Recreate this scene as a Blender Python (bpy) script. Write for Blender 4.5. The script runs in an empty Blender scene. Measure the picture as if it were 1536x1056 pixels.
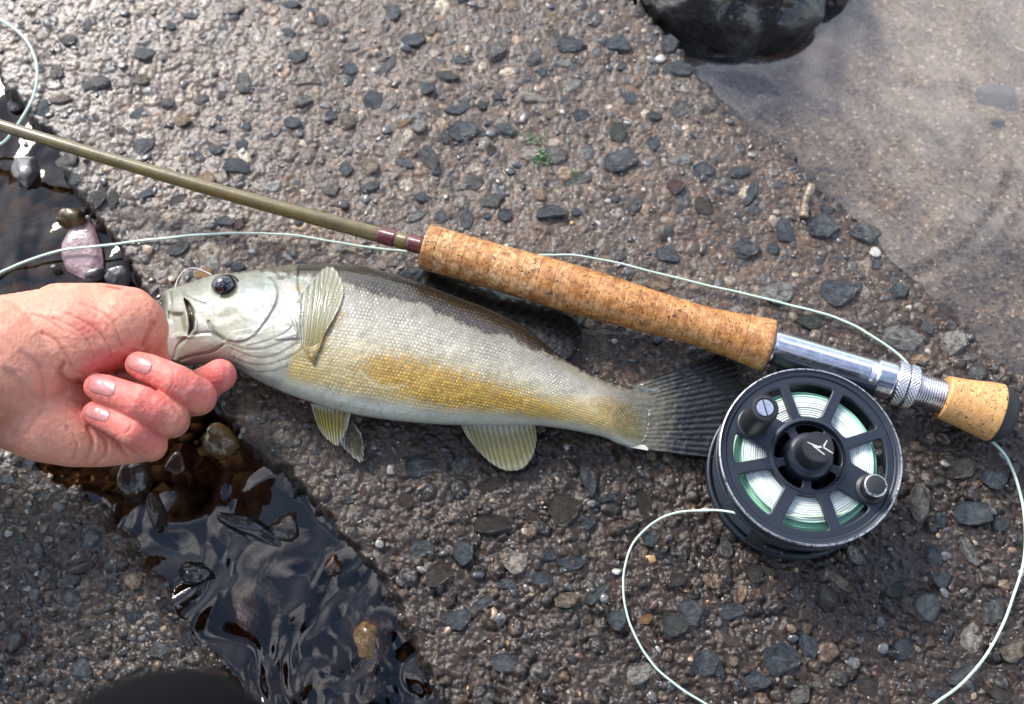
import bpy, bmesh, math, random
import numpy as np
from mathutils import Vector, Matrix, noise as mnoise
from mathutils.bvhtree import BVHTree

random.seed(7)
RNG = np.random.default_rng(7)
sc = bpy.context.scene
COL = sc.collection

# ------------------------------------------------------------------ camera
W0, H0 = 1536.0, 1056.0
TILT = math.radians(20)
HFOV = math.radians(50)
F = W0 / 2 / math.tan(HFOV / 2)
DIST = 0.575
CAM = np.array([0.0, -DIST * math.sin(TILT), DIST * math.cos(TILT)])
cd = bpy.data.cameras.new('camera')
cd.sensor_width = 36
cd.angle = HFOV
cd.clip_start = 0.01
cd.clip_end = 200
cam = bpy.data.objects.new('camera', cd)
cam.location = CAM
cam.rotation_euler = (TILT, 0, 0)
cd.dof.use_dof = True
cd.dof.focus_distance = 0.53
cd.dof.aperture_fstop = 7.0
COL.objects.link(cam)
sc.camera = cam

# ------------------------------------------------------------------ light
SUN_EL = math.radians(38)
SUN_AZ = (-0.60, 0.80)          # towards the sun, in the ground plane
w = bpy.data.worlds.new('World')
sc.world = w
w.use_nodes = True
nt = w.node_tree
nt.nodes.clear()
wo = nt.nodes.new('ShaderNodeOutputWorld')
bg = nt.nodes.new('ShaderNodeBackground')
sky = nt.nodes.new('ShaderNodeTexSky')
sky.sky_type = 'NISHITA'
sky.sun_disc = False
sky.sun_elevation = SUN_EL
sky.sun_rotation = math.atan2(SUN_AZ[0], SUN_AZ[1])
tc = nt.nodes.new('ShaderNodeTexCoord')
cn = nt.nodes.new('ShaderNodeTexNoise')
cn.inputs['Scale'].default_value = 2.4
cn.inputs['Detail'].default_value = 6
cn.inputs['Roughness'].default_value = 0.55
cr = nt.nodes.new('ShaderNodeValToRGB')
cr.color_ramp.elements[0].position = 0.50
cr.color_ramp.elements[1].position = 0.66
mx = nt.nodes.new('ShaderNodeMix')
mx.data_type = 'RGBA'
mx.inputs['B'].default_value = (10.0, 9.8, 10.3, 1)
mpw = nt.nodes.new('ShaderNodeMapping')
mpw.inputs['Location'].default_value = (7.3, 0.4, 4.4)
nt.links.new(tc.outputs['Generated'], mpw.inputs['Vector'])
nt.links.new(mpw.outputs['Vector'], cn.inputs['Vector'])
nt.links.new(cn.outputs['Fac'], cr.inputs['Fac'])
nt.links.new(cr.outputs['Color'], mx.inputs['Factor'])
# thin haze keeps the glow round the sun from outshining the clouds
hz = nt.nodes.new('ShaderNodeMix')
hz.data_type = 'RGBA'
hz.blend_type = 'DARKEN'
hz.inputs['Factor'].default_value = 1.0
hz.inputs['B'].default_value = (7.5, 7.6, 8.2, 1)
nt.links.new(sky.outputs['Color'], hz.inputs['A'])
nt.links.new(hz.outputs['Result'], mx.inputs['A'])
nt.links.new(mx.outputs['Result'], bg.inputs['Color'])
bg.inputs['Strength'].default_value = 0.145
nt.links.new(bg.outputs['Background'], wo.inputs['Surface'])

sd = bpy.data.lights.new('sun', 'SUN')
sd.energy = 2.6
sd.angle = math.radians(20)
sd.color = (1.0, 0.95, 0.88)
sun = bpy.data.objects.new('sun', sd)
_d = Vector((SUN_AZ[0] * math.cos(SUN_EL), SUN_AZ[1] * math.cos(SUN_EL), math.sin(SUN_EL)))
sun.rotation_euler = _d.to_track_quat('Z', 'Y').to_euler()
sun.location = _d * 3
COL.objects.link(sun)

sc.view_settings.view_transform = 'Standard'
sc.view_settings.look = 'None'
sc.view_settings.gamma = 1
sc.view_settings.use_curve_mapping = False
sc.view_settings.exposure = 1.05
sc.render.engine = 'CYCLES'
sc.cycles.max_bounces = 8
sc.cycles.transparent_max_bounces = 12
sc.cycles.caustics_reflective = False
sc.cycles.caustics_refractive = False

# ------------------------------------------------------------------ helpers
_c, _s = math.cos(TILT), math.sin(TILT)


def P(px, py, z):
    """Point of the place seen at photo pixel (px, py) at height z (metres)."""
    px, py, z = np.broadcast_arrays(np.asarray(px, float), np.asarray(py, float), np.asarray(z, float))
    dx = (px - W0 / 2) / F
    dy = -(py - H0 / 2) / F
    wy = dy * _c + _s
    wz = dy * _s - _c
    t = (z - CAM[2]) / wz
    return np.stack([CAM[0] + dx * t, CAM[1] + wy * t, z], -1)


def V(px, py, zmm):
    return Vector(P(px, py, zmm / 1000.0))


def proj(p):
    p = np.asarray(p) - CAM
    x, y, z = p[..., 0], p[..., 1], p[..., 2]
    cy = y * _c + z * _s
    cz = -y * _s + z * _c
    return W0 / 2 + F * x / -cz, H0 / 2 - F * cy / -cz


def rad(px, py, zmm, rpx):
    """metres spanned by rpx photo pixels at that place"""
    p = P(px, py, zmm / 1000.0) - CAM
    return rpx * (p[1] * _s - p[2] * _c) / F


def lin(r, g, b):
    def f(c):
        c /= 255.0
        return c / 12.92 if c <= 0.04045 else ((c + 0.055) / 1.055) ** 2.4
    return np.array([f(r), f(g), f(b)])


def _hash(ix, iy, seed):
    h = (ix.astype(np.int64) * 374761393 + iy.astype(np.int64) * 668265263 + seed * 2147483647) & 0xFFFFFFFF
    h = ((h ^ (h >> 13)) * 1274126177) & 0xFFFFFFFF
    h = ((h ^ (h >> 16)) * 2246822519) & 0xFFFFFFFF
    return (h ^ (h >> 15)) & 0xFFFFFFFF


def gnoise(x, y, seed=0):
    x = np.asarray(x, float)
    y = np.asarray(y, float)
    ix, iy = np.floor(x), np.floor(y)
    fx, fy = x - ix, y - iy
    ux = fx * fx * fx * (fx * (fx * 6 - 15) + 10)
    uy = fy * fy * fy * (fy * (fy * 6 - 15) + 10)
    out = 0
    for a in (0, 1):
        for b in (0, 1):
            ang = _hash(ix + a, iy + b, seed) * (2 * math.pi / 4294967296.0)
            g = np.cos(ang) * (fx - a) + np.sin(ang) * (fy - b)
            out = out + g * (ux if a else 1 - ux) * (uy if b else 1 - uy)
    return out * 1.4


def fbm(x, y, octv=4, seed=0, gain=0.5):
    s, a = 0, 1.0
    for k in range(octv):
        s = s + a * gnoise(x * 2 ** k + 17.3 * k, y * 2 ** k - 9.1 * k, seed + k)
        a *= gain
    return s


def sstep(a, b, x):
    t = np.clip((x - a) / (b - a), 0, 1)
    return t * t * (3 - 2 * t)


def spline(pts, n):
    """Catmull-Rom through pts (k, d), n samples evenly spread over the knots"""
    pts = np.asarray(pts, float)
    k = len(pts)
    q = np.vstack([2 * pts[0] - pts[1], pts, 2 * pts[-1] - pts[-2]])
    t = np.linspace(0, k - 1, n)
    i = np.minimum(t.astype(int), k - 2)
    f = (t - i)[:, None]
    p0, p1, p2, p3 = q[i], q[i + 1], q[i + 2], q[i + 3]
    return 0.5 * (2 * p1 + (p2 - p0) * f + (2 * p0 - 5 * p1 + 4 * p2 - p3) * f ** 2 + (3 * p1 - p0 - 3 * p2 + p3) * f ** 3)


def polydist(X, Y, pts):
    X = np.asarray(X, float)
    best = np.full(X.shape, 1e9)
    pts = np.asarray(pts, float)
    for a, b in zip(pts[:-1], pts[1:]):
        d = b - a
        L = d @ d + 1e-12
        t = np.clip(((X - a[0]) * d[0] + (Y - a[1]) * d[1]) / L, 0, 1)
        best = np.minimum(best, np.hypot(X - a[0] - t * d[0], Y - a[1] - t * d[1]))
    return best


def inside(X, Y, poly):
    X = np.asarray(X, float)
    r = np.zeros(X.shape, bool)
    poly = np.asarray(poly, float)
    for a, b in zip(poly, np.roll(poly, -1, 0)):
        c = ((a[1] > Y) != (b[1] > Y)) & (X < (b[0] - a[0]) * (Y - a[1]) / (b[1] - a[1] + 1e-12) + a[0])
        r ^= c
    return r


def sdist(X, Y, poly):
    poly = np.asarray(poly, float)
    d = polydist(X, Y, np.vstack([poly, poly[:1]]))
    return np.where(inside(X, Y, poly), d, -d)


def link(name, me, mat=None, parent=None):
    o = bpy.data.objects.new(name, me)
    COL.objects.link(o)
    if mat is not None:
        me.materials.append(mat)
    if parent is not None:
        o.parent = parent
    return o


def mesh_np(name, verts, faces, mat=None, parent=None, col=None, smooth=True):
    """faces: (n,4) or (n,3) int array"""
    me = bpy.data.meshes.new(name)
    verts = np.asarray(verts, np.float32).reshape(-1, 3)
    faces = np.asarray(faces, np.int32)
    nf, k = faces.shape
    me.vertices.add(len(verts))
    me.vertices.foreach_set('co', verts.ravel())
    me.loops.add(nf * k)
    me.loops.foreach_set('vertex_index', faces.ravel())
    me.polygons.add(nf)
    me.polygons.foreach_set('loop_start', np.arange(0, nf * k, k, dtype=np.int32))
    me.polygons.foreach_set('loop_total', np.full(nf, k, np.int32))
    if smooth:
        me.polygons.foreach_set('use_smooth', np.ones(nf, bool))
    me.update(calc_edges=True)
    if col is not None:
        set_col(me, col)
    return link(name, me, mat, parent)


def set_col(me, col):
    a = me.color_attributes.new('Col', 'FLOAT_COLOR', 'POINT')
    c = np.ones((len(me.vertices), 4), np.float32)
    c[:, :3] = col
    a.data.foreach_set('color', c.ravel())


def grid_faces(nu, nv, wrap_v=False):
    i = np.arange(nu - 1)[:, None]
    j = np.arange(nv if wrap_v else nv - 1)[None, :]
    j2 = (j + 1) % nv
    return np.stack([i * nv + j, i * nv + j2, (i + 1) * nv + j2, (i + 1) * nv + j], -1).reshape(-1, 4)


def empty(name, loc=(0, 0, 0), rotz=0.0):
    o = bpy.data.objects.new(name, None)
    o.location = loc
    o.rotation_euler = (0, 0, rotz)
    o.empty_display_size = 0.02
    COL.objects.link(o)
    return o


def tag(o, label=None, cat=None, group=None, kind=None):
    if label:
        o['label'] = label
    if cat:
        o['category'] = cat
    if group:
        o['group'] = group
    if kind:
        o['kind'] = kind
    return o


def tube(name, pts, rr, mat, parent=None, seg=10, closed=False):
    """tube through 3-D points with radius rr (scalar or list)"""
    pts = np.asarray(pts, float)
    n = len(pts)
    rr = np.broadcast_to(np.asarray(rr, float), (n,))
    if closed:
        tan = np.roll(pts, -1, 0) - np.roll(pts, 1, 0)
    else:
        tan = np.gradient(pts, axis=0)
    tan /= np.linalg.norm(tan, axis=1)[:, None] + 1e-12
    up = np.tile([0.0, 0, 1], (n, 1))
    b = np.cross(tan, up)
    bad = np.linalg.norm(b, axis=1) < 1e-3
    b[bad] = np.cross(tan[bad], [1.0, 0, 0])
    b /= np.linalg.norm(b, axis=1)[:, None]
    c = np.cross(b, tan)
    a = np.linspace(0, 2 * math.pi, seg, endpoint=False)
    v = pts[:, None] + rr[:, None, None] * (np.cos(a)[None, :, None] * b[:, None] + np.sin(a)[None, :, None] * c[:, None])
    v = v.reshape(-1, 3)
    f = grid_faces(n, seg, True)
    if closed:
        j = np.arange(seg)
        f = np.vstack([f, np.stack([(n - 1) * seg + j, (n - 1) * seg + (j + 1) % seg, (j + 1) % seg, j], -1)])
        return mesh_np(name, v, f, mat, parent)
    v = np.vstack([v, pts[:1], pts[-1:]])
    j = np.arange(seg)
    c0 = np.stack([np.full(seg, n * seg), (j + 1) % seg, j, j], -1)
    c1 = np.stack([np.full(seg, n * seg + 1), (n - 1) * seg + j, (n - 1) * seg + (j + 1) % seg, (n - 1) * seg + (j + 1) % seg], -1)
    o = mesh_np(name, v, f, mat, parent)
    # caps as triangles through bmesh keep the quads clean
    bm = bmesh.new()
    bm.from_mesh(o.data)
    bm.verts.ensure_lookup_table()
    for t in np.vstack([c0, c1])[:, :3]:
        try:
            bm.faces.new([bm.verts[int(q)] for q in t])
        except ValueError:
            pass
    bm.normal_update()
    bm.to_mesh(o.data)
    bm.free()
    return o


def lathe(name, prof, mat, parent=None, seg=64, axis=None, origin=None, col=None, smooth=True, wob=None):
    """prof: list of (along, radius). axis/origin: world direction and start (default local z)."""
    prof = np.asarray(prof, float)
    a = np.linspace(0, 2 * math.pi, seg, endpoint=False)
    ax = Vector((0, 0, 1)) if axis is None else Vector(axis).normalized()
    o0 = Vector((0, 0, 0)) if origin is None else Vector(origin)
    q = ax.to_track_quat('Z', 'Y')
    e1 = np.array(q @ Vector((1, 0, 0)))
    e2 = np.array(q @ Vector((0, 1, 0)))
    axn = np.array(ax)
    R = prof[:, 1][:, None] * np.ones(seg)
    if wob is not None:
        R = R + wob(prof[:, 0][:, None], a[None, :], prof[:, 1][:, None])
    v = np.array(o0) + prof[:, 0][:, None, None] * axn + R[..., None] * (np.cos(a)[:, None] * e1 + np.sin(a)[:, None] * e2)
    c = None
    if col is not None:
        c = col(prof[:, 0][:, None] + 0 * a, a[None, :] + 0 * prof[:, :1]).reshape(-1, 3)
    return mesh_np(name, v.reshape(-1, 3), grid_faces(len(prof), seg, True), mat, parent, c, smooth)


def sharpen(o, deg=35):
    me = o.data
    me.set_sharp_from_angle(angle=math.radians(deg))
    return o


# ------------------------------------------------------------------ materials
def new_mat(name):
    m = bpy.data.materials.new(name)
    m.use_nodes = True
    n = m.node_tree.nodes
    return m, m.node_tree, n['Principled BSDF']


def node(nt, t, **kw):
    n = nt.nodes.new(t)
    for k, v in kw.items():
        if k in n.inputs:
            n.inputs[k].default_value = v
        else:
            setattr(n, k, v)
    return n


def setp(b, **kw):
    names = dict(base='Base Color', rough='Roughness', metal='Metallic', coat='Coat Weight', coat_rough='Coat Roughness',
                 coat_ior='Coat IOR', spec='Specular IOR Level', sss='Subsurface Weight', sheen='Sheen Weight', ior='IOR')
    for k, v in kw.items():
        if k == 'base':
            v = (v[0], v[1], v[2], 1)
        b.inputs[names[k]].default_value = v


def noise_node(nt, scale, detail=4, rough=0.55, vec=None, dist=0.0):
    n = node(nt, 'ShaderNodeTexNoise')
    n.inputs['Scale'].default_value = scale
    n.inputs['Detail'].default_value = detail
    n.inputs['Roughness'].default_value = rough
    n.inputs['Distortion'].default_value = dist
    if vec is not None:
        nt.links.new(vec, n.inputs['Vector'])
    return n


def ramp(nt, fac, stops):
    r = node(nt, 'ShaderNodeValToRGB')
    e = r.color_ramp.elements
    while len(e) < len(stops):
        e.new(0.5)
    for k, (p, c) in enumerate(stops):
        e[k].position = p
        e[k].color = (c[0], c[1], c[2], 1) if hasattr(c, '__len__') else (c, c, c, 1)
    nt.links.new(fac, r.inputs['Fac'])
    return r.outputs['Color']


def mixc(nt, fac, a, b, mode='MIX'):
    m = node(nt, 'ShaderNodeMix', data_type='RGBA', blend_type=mode)
    for key, val in (('Factor', fac), ('A', a), ('B', b)):
        if hasattr(val, 'is_output'):
            nt.links.new(val, m.inputs[key])
        elif key == 'Factor':
            m.inputs[key].default_value = val
        else:
            m.inputs[key].default_value = (val[0], val[1], val[2], 1)
    return m.outputs['Result']


def bump(nt, height, dist, strength=1.0, normal=None):
    b = node(nt, 'ShaderNodeBump')
    b.inputs['Strength'].default_value = strength
    b.inputs['Distance'].default_value = dist
    nt.links.new(height, b.inputs['Height'])
    if normal is not None:
        nt.links.new(normal, b.inputs['Normal'])
    return b.outputs['Normal']


def objco(nt):
    return node(nt, 'ShaderNodeTexCoord').outputs['Object']


def m_simple(name, base, rough=0.5, metal=0.0, nscale=0, namp=0.15, bscale=0, bdist=0.0, **kw):
    m, nt, b = new_mat(name)
    setp(b, base=base, rough=rough, metal=metal, **kw)
    co = objco(nt)
    if nscale:
        n = noise_node(nt, nscale, 5, 0.6, co)
        lo = [c * (1 - namp) for c in base]
        hi = [min(1, c * (1 + namp)) for c in base]
        nt.links.new(ramp(nt, n.outputs['Fac'], [(0.3, lo), (0.7, hi)]), b.inputs['Base Color'])
        rr = node(nt, 'ShaderNodeMapRange')
        rr.inputs['To Min'].default_value = max(0, rough - 0.1)
        rr.inputs['To Max'].default_value = min(1, rough + 0.12)
        nt.links.new(n.outputs['Fac'], rr.inputs['Value'])
        nt.links.new(rr.outputs['Result'], b.inputs['Roughness'])
    if bscale:
        n2 = noise_node(nt, bscale, 4, 0.6, co)
        nt.links.new(bump(nt, n2.outputs['Fac'], bdist), b.inputs['Normal'])
    return m


def m_attr(name, rough=0.4, nscale=0, namp=0.2, bscale=0, bdist=0.0, **kw):
    """colour from the Col attribute, broken up by fine noise"""
    m, nt, b = new_mat(name)
    setp(b, rough=rough, **kw)
    at = node(nt, 'ShaderNodeAttribute', attribute_name='Col')
    c = at.outputs['Color']
    co = objco(nt)
    if nscale:
        n = noise_node(nt, nscale, 4, 0.6, co)
        g = ramp(nt, n.outputs['Fac'], [(0.3, 1 - namp), (0.7, 1 + namp * 0.0 + 0.0)])
        c = mixc(nt, 1.0, c, g, 'MULTIPLY')
    nt.links.new(c, b.inputs['Base Color'])
    if bscale:
        n2 = noise_node(nt, bscale, 4, 0.6, co)
        nt.links.new(bump(nt, n2.outputs['Fac'], bdist), b.inputs['Normal'])
    return m, nt, b

# ================================================================== SETTING: slabs, stream bed, water
MAIN_PX = [(-420, -330), (-140, -60), (-20, 90), (18, 150), (50, 190), (84, 214), (92, 262), (112, 292), (134, 316), (150, 340),
           (168, 362), (190, 394), (206, 432), (250, 500), (300, 575), (345, 640), (378, 682), (400, 692), (430, 722), (452, 746),
           (478, 772), (512, 802), (542, 832), (566, 872), (588, 904), (605, 942), (626, 992), (656, 1056), (700, 1130), (840, 1420),
           (2150, 1420), (2150, 900), (1700, 640), (1560, 572), (1500, 532), (1465, 488), (1425, 454), (1390, 428), (1352, 393),
           (1335, 368), (1290, 320), (1240, 275), (1205, 240), (1175, 205), (1130, 180), (1085, 138), (1045, 92), (1000, 42),
           (962, -2), (930, -60), (800, -330)]
LEFT_PX = [(-520, 470), (-120, 560), (20, 640), (66, 682), (122, 704), (172, 745), (222, 808), (250, 852), (280, 897), (314, 941),
           (342, 978), (372, 1027), (390, 1060), (444, 1150), (560, 1420), (-520, 1420)]


def world_poly(px):
    return P(np.array(px)[:, 0], np.array(px)[:, 1], 0.0)[:, :2]


MAIN_W, LEFT_W = world_poly(MAIN_PX), world_poly(LEFT_PX)


def edge_jag(x, y, seed):
    return 0.0035 * fbm(x * 70, y * 70, 4, seed, 0.6)


def cells(x, y, size, seed, share, rlo=0.24, rhi=0.52):
    """stones bedded in the matrix: one candidate per jittered cell; returns mask, dome 0..1, groove and a stone number"""
    gx, gy = np.floor(x / size), np.floor(y / size)
    best = np.full(np.shape(x), 9.0)
    bid = np.zeros(np.shape(x), np.int64)
    wob = 0.16 * gnoise(x / size * 2.3, y / size * 2.3, seed + 7) + 0.07 * gnoise(x / size * 6, y / size * 6, seed + 8)
    for a in (-1, 0, 1):
        for b in (-1, 0, 1):
            ix, iy = (gx + a).astype(np.int64), (gy + b).astype(np.int64)
            h1 = _hash(ix, iy, seed) / 4294967296.0
            h2 = _hash(ix, iy, seed + 1) / 4294967296.0
            h3 = _hash(ix, iy, seed + 2) / 4294967296.0
            h4 = _hash(ix, iy, seed + 3) / 4294967296.0
            h5 = _hash(ix, iy, seed + 4) / 4294967296.0
            cx = (ix + 0.15 + 0.7 * h1) * size
            cy = (iy + 0.15 + 0.7 * h2) * size
            r = (rlo + (rhi - rlo) * h3 ** 1.6) * size
            an = h4 * 6.283
            dx, dy = x - cx, y - cy
            u = (dx * np.cos(an) + dy * np.sin(an)) / r
            v = (-dx * np.sin(an) + dy * np.cos(an)) / (r * (0.5 + 0.5 * h5))
            d = (np.abs(u) ** 2.3 + np.abs(v) ** 2.3) ** (1 / 2.3) + wob
            d = np.where(h3 * 0 + ((h4 * 7.31) % 1.0) < share, d, 9.0)
            m = d < best
            best = np.where(m, d, best)
            bid = np.where(m, ix * 7919 + iy * 104729 + seed, bid)
    dome = np.sqrt(np.clip(1 - np.clip(best, 0, 1) ** 2, 0, 1))
    mask = sstep(1.06, 0.92, best)
    groove = np.exp(-((best - 1.10) / 0.16) ** 2)
    return mask, dome, groove, bid


LAYERS = [(0.0112, 301, 0.40, 0.0015), (0.0068, 311, 0.40, 0.0010), (0.0042, 321, 0.26, 0.0005)]
STONES = np.array([(0.045, 0.052, 0.062), (0.075, 0.085, 0.10), (0.11, 0.12, 0.135), (0.16, 0.155, 0.15), (0.075, 0.05, 0.036), (0.05, 0.036, 0.027), (0.25, 0.185, 0.125), (0.40, 0.36, 0.31), (0.028, 0.03, 0.033), (0.13, 0.095, 0.07)])


def stone_relief(x, y, worn):
    h = 0 * x
    for size, seed, share, amp in LAYERS:
        m, dome, gr, _ = cells(x, y, size, seed, share)
        h = h + amp * worn * (m * (0.35 + 0.65 * dome) * 0.8 - 0.45 * gr)
    return h


def stone_colour(x, y):
    col = np.zeros(np.shape(x) + (3,))
    al = np.zeros(np.shape(x))
    for size, seed, share, amp in LAYERS:
        m, dome, gr, bid = cells(x, y, size, seed, share)
        k = _hash(bid, bid * 3 + 1, 77)
        c = STONES[(k % 10).astype(int)] * (0.65 + 0.7 * ((k // 16) % 997) / 997.0)[..., None]
        use = m * (0.9 - 0.55 * (((k // 64) % 89) / 89.0 > 0.62))      # some stay under a skin of cement
        w_ = (use * (1 - al))[..., None]
        col = col + c * w_
        al = al + use * (1 - al)
    return col / np.maximum(al, 1e-4)[..., None], al


def h_slab(x, y, poly, seed, drop, width, rnd):
    px_, py_ = proj(np.stack([x, y, 0 * x], -1))
    worn = 0.55 + 1.05 * sstep(480, 800, py_ + 0.25 * (px_ - 900))      # the lower side is more broken up
    d = sdist(x, y, poly) + edge_jag(x, y, seed)
    top = 0.0016 * fbm(x * 14, y * 14, 3, seed + 3) + 0.0010 * worn * fbm(x * 90, y * 90, 3, seed + 5) \
        + 0.00055 * worn * fbm(x * 330, y * 330, 3, seed + 9, 0.65)
    top = top + stone_relief(x, y, worn)
    pits = np.clip(fbm(x * 150, y * 150, 2, seed + 11) - 0.45, 0, 1)
    top = top - 0.0022 * pits
    t = np.clip((rnd - d) / width, 0, None)
    fall = -drop * (np.clip(t, 0, 1) ** 1.5) - 0.05 * np.clip(t - 1, 0, 2)
    rough = 0.004 * fbm(x * 60, y * 60, 4, seed + 21, 0.6) * sstep(0.05, 0.5, t)
    return top + fall + rough, d


def h_main(x, y):
    return h_slab(x, y, MAIN_W, 31, 0.045, 0.010, 0.004)


def h_left(x, y):
    h, d = h_slab(x, y, LEFT_W, 57, 0.045, 0.024, 0.016)
    return h - 0.003, d


def warp_axis(lo, hi, inner_lo, inner_hi, step, grow=1.12):
    a = list(np.arange(inner_lo, inner_hi, step))
    s, p = step, inner_hi
    while p < hi:
        a.append(p)
        s *= grow
        p += s
    a.append(hi)
    s, p = step, inner_lo
    pre = []
    while True:
        s *= grow
        p -= s
        if p < lo:
            break
        pre.append(p)
    pre.append(lo)
    return np.array(pre[::-1] + a)


def masked_grid(name, X, Y, Z, keep, mat, col=None):
    nx, ny = X.shape
    f = grid_faces(nx, ny)
    k = keep.ravel()
    f = f[k[f].any(1)]
    used = np.unique(f)
    remap = np.full(nx * ny, -1, np.int64)
    remap[used] = np.arange(len(used))
    v = np.stack([X, Y, Z], -1).reshape(-1, 3)[used]
    c = col.reshape(-1, 3)[used] if col is not None else None
    return mesh_np(name, v, remap[f][:, ::-1], mat, None, c)


# ---- concrete: brown-grey matrix with grit, wet film on top
def concrete_material(name, warm=0.0):
    m, nt, b = new_mat(name)
    co = objco(nt)
    big = noise_node(nt, 22, 4, 0.6, co)
    mid = noise_node(nt, 170, 6, 0.7, co, 0.6)
    fine = noise_node(nt, 900, 5, 0.7, co)
    c = ramp(nt, mid.outputs['Fac'], [(0.32, (0.020, 0.013, 0.009)), (0.46, (0.078, 0.054, 0.039)), (0.58, (0.155, 0.114, 0.084)), (0.74, (0.28, 0.22, 0.165))])
    tint = ramp(nt, big.outputs['Fac'], [(0.35, (0.92, 0.98, 1.05)), (0.65, (1.15, 0.95, 0.75))])
    c = mixc(nt, 1.0, c, tint, 'MULTIPLY')
    # rust-coloured stains
    st = noise_node(nt, 48, 4, 0.65, co, 1.2)
    c = mixc(nt, ramp(nt, st.outputs['Fac'], [(0.60, 0.0), (0.74, 0.6)]), c, (0.15, 0.075, 0.030))
    # sand-sized grains in the matrix
    vo = node(nt, 'ShaderNodeTexVoronoi', feature='F1')
    vo.inputs['Scale'].default_value = 620
    nt.links.new(co, vo.inputs['Vector'])
    sepv = node(nt, 'ShaderNodeSeparateColor')
    nt.links.new(vo.outputs['Color'], sepv.inputs['Color'])
    gcol = ramp(nt, sepv.outputs['Red'], [(0.0, (0.02, 0.02, 0.023)), (0.45, (0.06, 0.055, 0.055)), (0.7, (0.14, 0.10, 0.075)), (0.88, (0.24, 0.19, 0.15)), (0.97, (0.48, 0.42, 0.36))])
    gm = node(nt, 'ShaderNodeMath', operation='LESS_THAN')
    gm.inputs[1].default_value = 0.42
    nt.links.new(vo.outputs['Distance'], gm.inputs[0])
    gsel = node(nt, 'ShaderNodeMath', operation='GREATER_THAN')
    gsel.inputs[1].default_value = 0.35
    nt.links.new(sepv.outputs['Green'], gsel.inputs[0])
    gf = node(nt, 'ShaderNodeMath', operation='MULTIPLY')
    nt.links.new(gm.outputs[0], gf.inputs[0])
    nt.links.new(gsel.outputs[0], gf.inputs[1])
    gf2 = node(nt, 'ShaderNodeMath', operation='MULTIPLY')
    gf2.inputs[1].default_value = 0.75
    nt.links.new(gf.outputs[0], gf2.inputs[0])
    c = mixc(nt, gf2.outputs[0], c, gcol)
    maskat = node(nt, 'ShaderNodeAttribute', attribute_name='Col')
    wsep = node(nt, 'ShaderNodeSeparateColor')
    nt.links.new(maskat.outputs['Color'], wsep.inputs['Color'])
    darkf = wsep.outputs['Red']
    sa = node(nt, 'ShaderNodeAttribute', attribute_name='Stone')
    sn = noise_node(nt, 420, 5, 0.7, co, 0.5)
    sct = mixc(nt, 1.0, sa.outputs['Color'], ramp(nt, sn.outputs['Fac'], [(0.35, (0.55, 0.55, 0.56)), (0.5, (1, 1, 1)), (0.66, (1.9, 1.85, 1.8))]), 'MULTIPLY')
    c = mixc(nt, wsep.outputs['Blue'], c, sct)
    c = mixc(nt, 1.0, c, ramp(nt, darkf, [(0.0, (0.98, 0.87, 0.73)), (1.0, (0.34, 0.238, 0.155))]), 'MULTIPLY')  # darker and browner as the mask rises
    nt.links.new(c, b.inputs['Base Color'])
    h = node(nt, 'ShaderNodeMath', operation='MULTIPLY_ADD')
    h.inputs[1].default_value = 0.8
    nt.links.new(mid.outputs['Fac'], h.inputs[0])
    nt.links.new(fine.outputs['Fac'], h.inputs[2])
    n1 = bump(nt, h.outputs[0], 0.0015, 1.0)
    n1 = bump(nt, gf.outputs[0], 0.00035, 0.6, n1)
    nt.links.new(n1, b.inputs['Normal'])
    wet = noise_node(nt, 60, 4, 0.6, co)
    rr = node(nt, 'ShaderNodeMapRange')
    rr.inputs['From Min'].default_value = 0.35
    rr.inputs['From Max'].default_value = 0.65
    rr.inputs['To Min'].default_value = 0.05
    rr.inputs['To Max'].default_value = 0.22
    nt.links.new(wet.outputs['Fac'], rr.inputs['Value'])
    setp(b, rough=0.5, spec=0.4, coat=1.0, coat_rough=0.15, coat_ior=1.45)
    ra = node(nt, 'ShaderNodeMath', operation='MULTIPLY_ADD')
    ra.inputs[1].default_value = 0.20
    nt.links.new(wsep.outputs['Green'], ra.inputs[0])
    nt.links.new(rr.outputs['Result'], ra.inputs[2])
    nt.links.new(ra.outputs[0], b.inputs['Coat Roughness'])
    film = noise_node(nt, 330, 4, 0.65, co)
    cb = bump(nt, film.outputs['Fac'], 0.0011, 0.9)
    fs = node(nt, 'ShaderNodeMapRange')
    fs.inputs['To Min'].default_value = 0.95
    fs.inputs['To Max'].default_value = 0.45
    nt.links.new(wsep.outputs['Green'], fs.inputs['Value'])
    nt.links.new(fs.outputs['Result'], cb.node.inputs['Strength'])
    nt.links.new(cb, b.inputs['Coat Normal'])
    fi = node(nt, 'ShaderNodeMapRange')
    fi.inputs['To Min'].default_value = 1.42
    fi.inputs['To Max'].default_value = 1.54
    fm = node(nt, 'ShaderNodeMath', operation='MAXIMUM')
    nt.links.new(wsep.outputs['Green'], fm.inputs[0])
    wr = node(nt, 'ShaderNodeMath', operation='MULTIPLY')
    wr.inputs[1].default_value = 0.10
    nt.links.new(wsep.outputs['Red'], wr.inputs[0])
    nt.links.new(wr.outputs[0], fm.inputs[1])
    nt.links.new(fm.outputs[0], fi.inputs['Value'])
    nt.links.new(fi.outputs['Result'], b.inputs['Coat IOR'])
    return m


M_CONC = concrete_material('wet_concrete')

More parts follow.
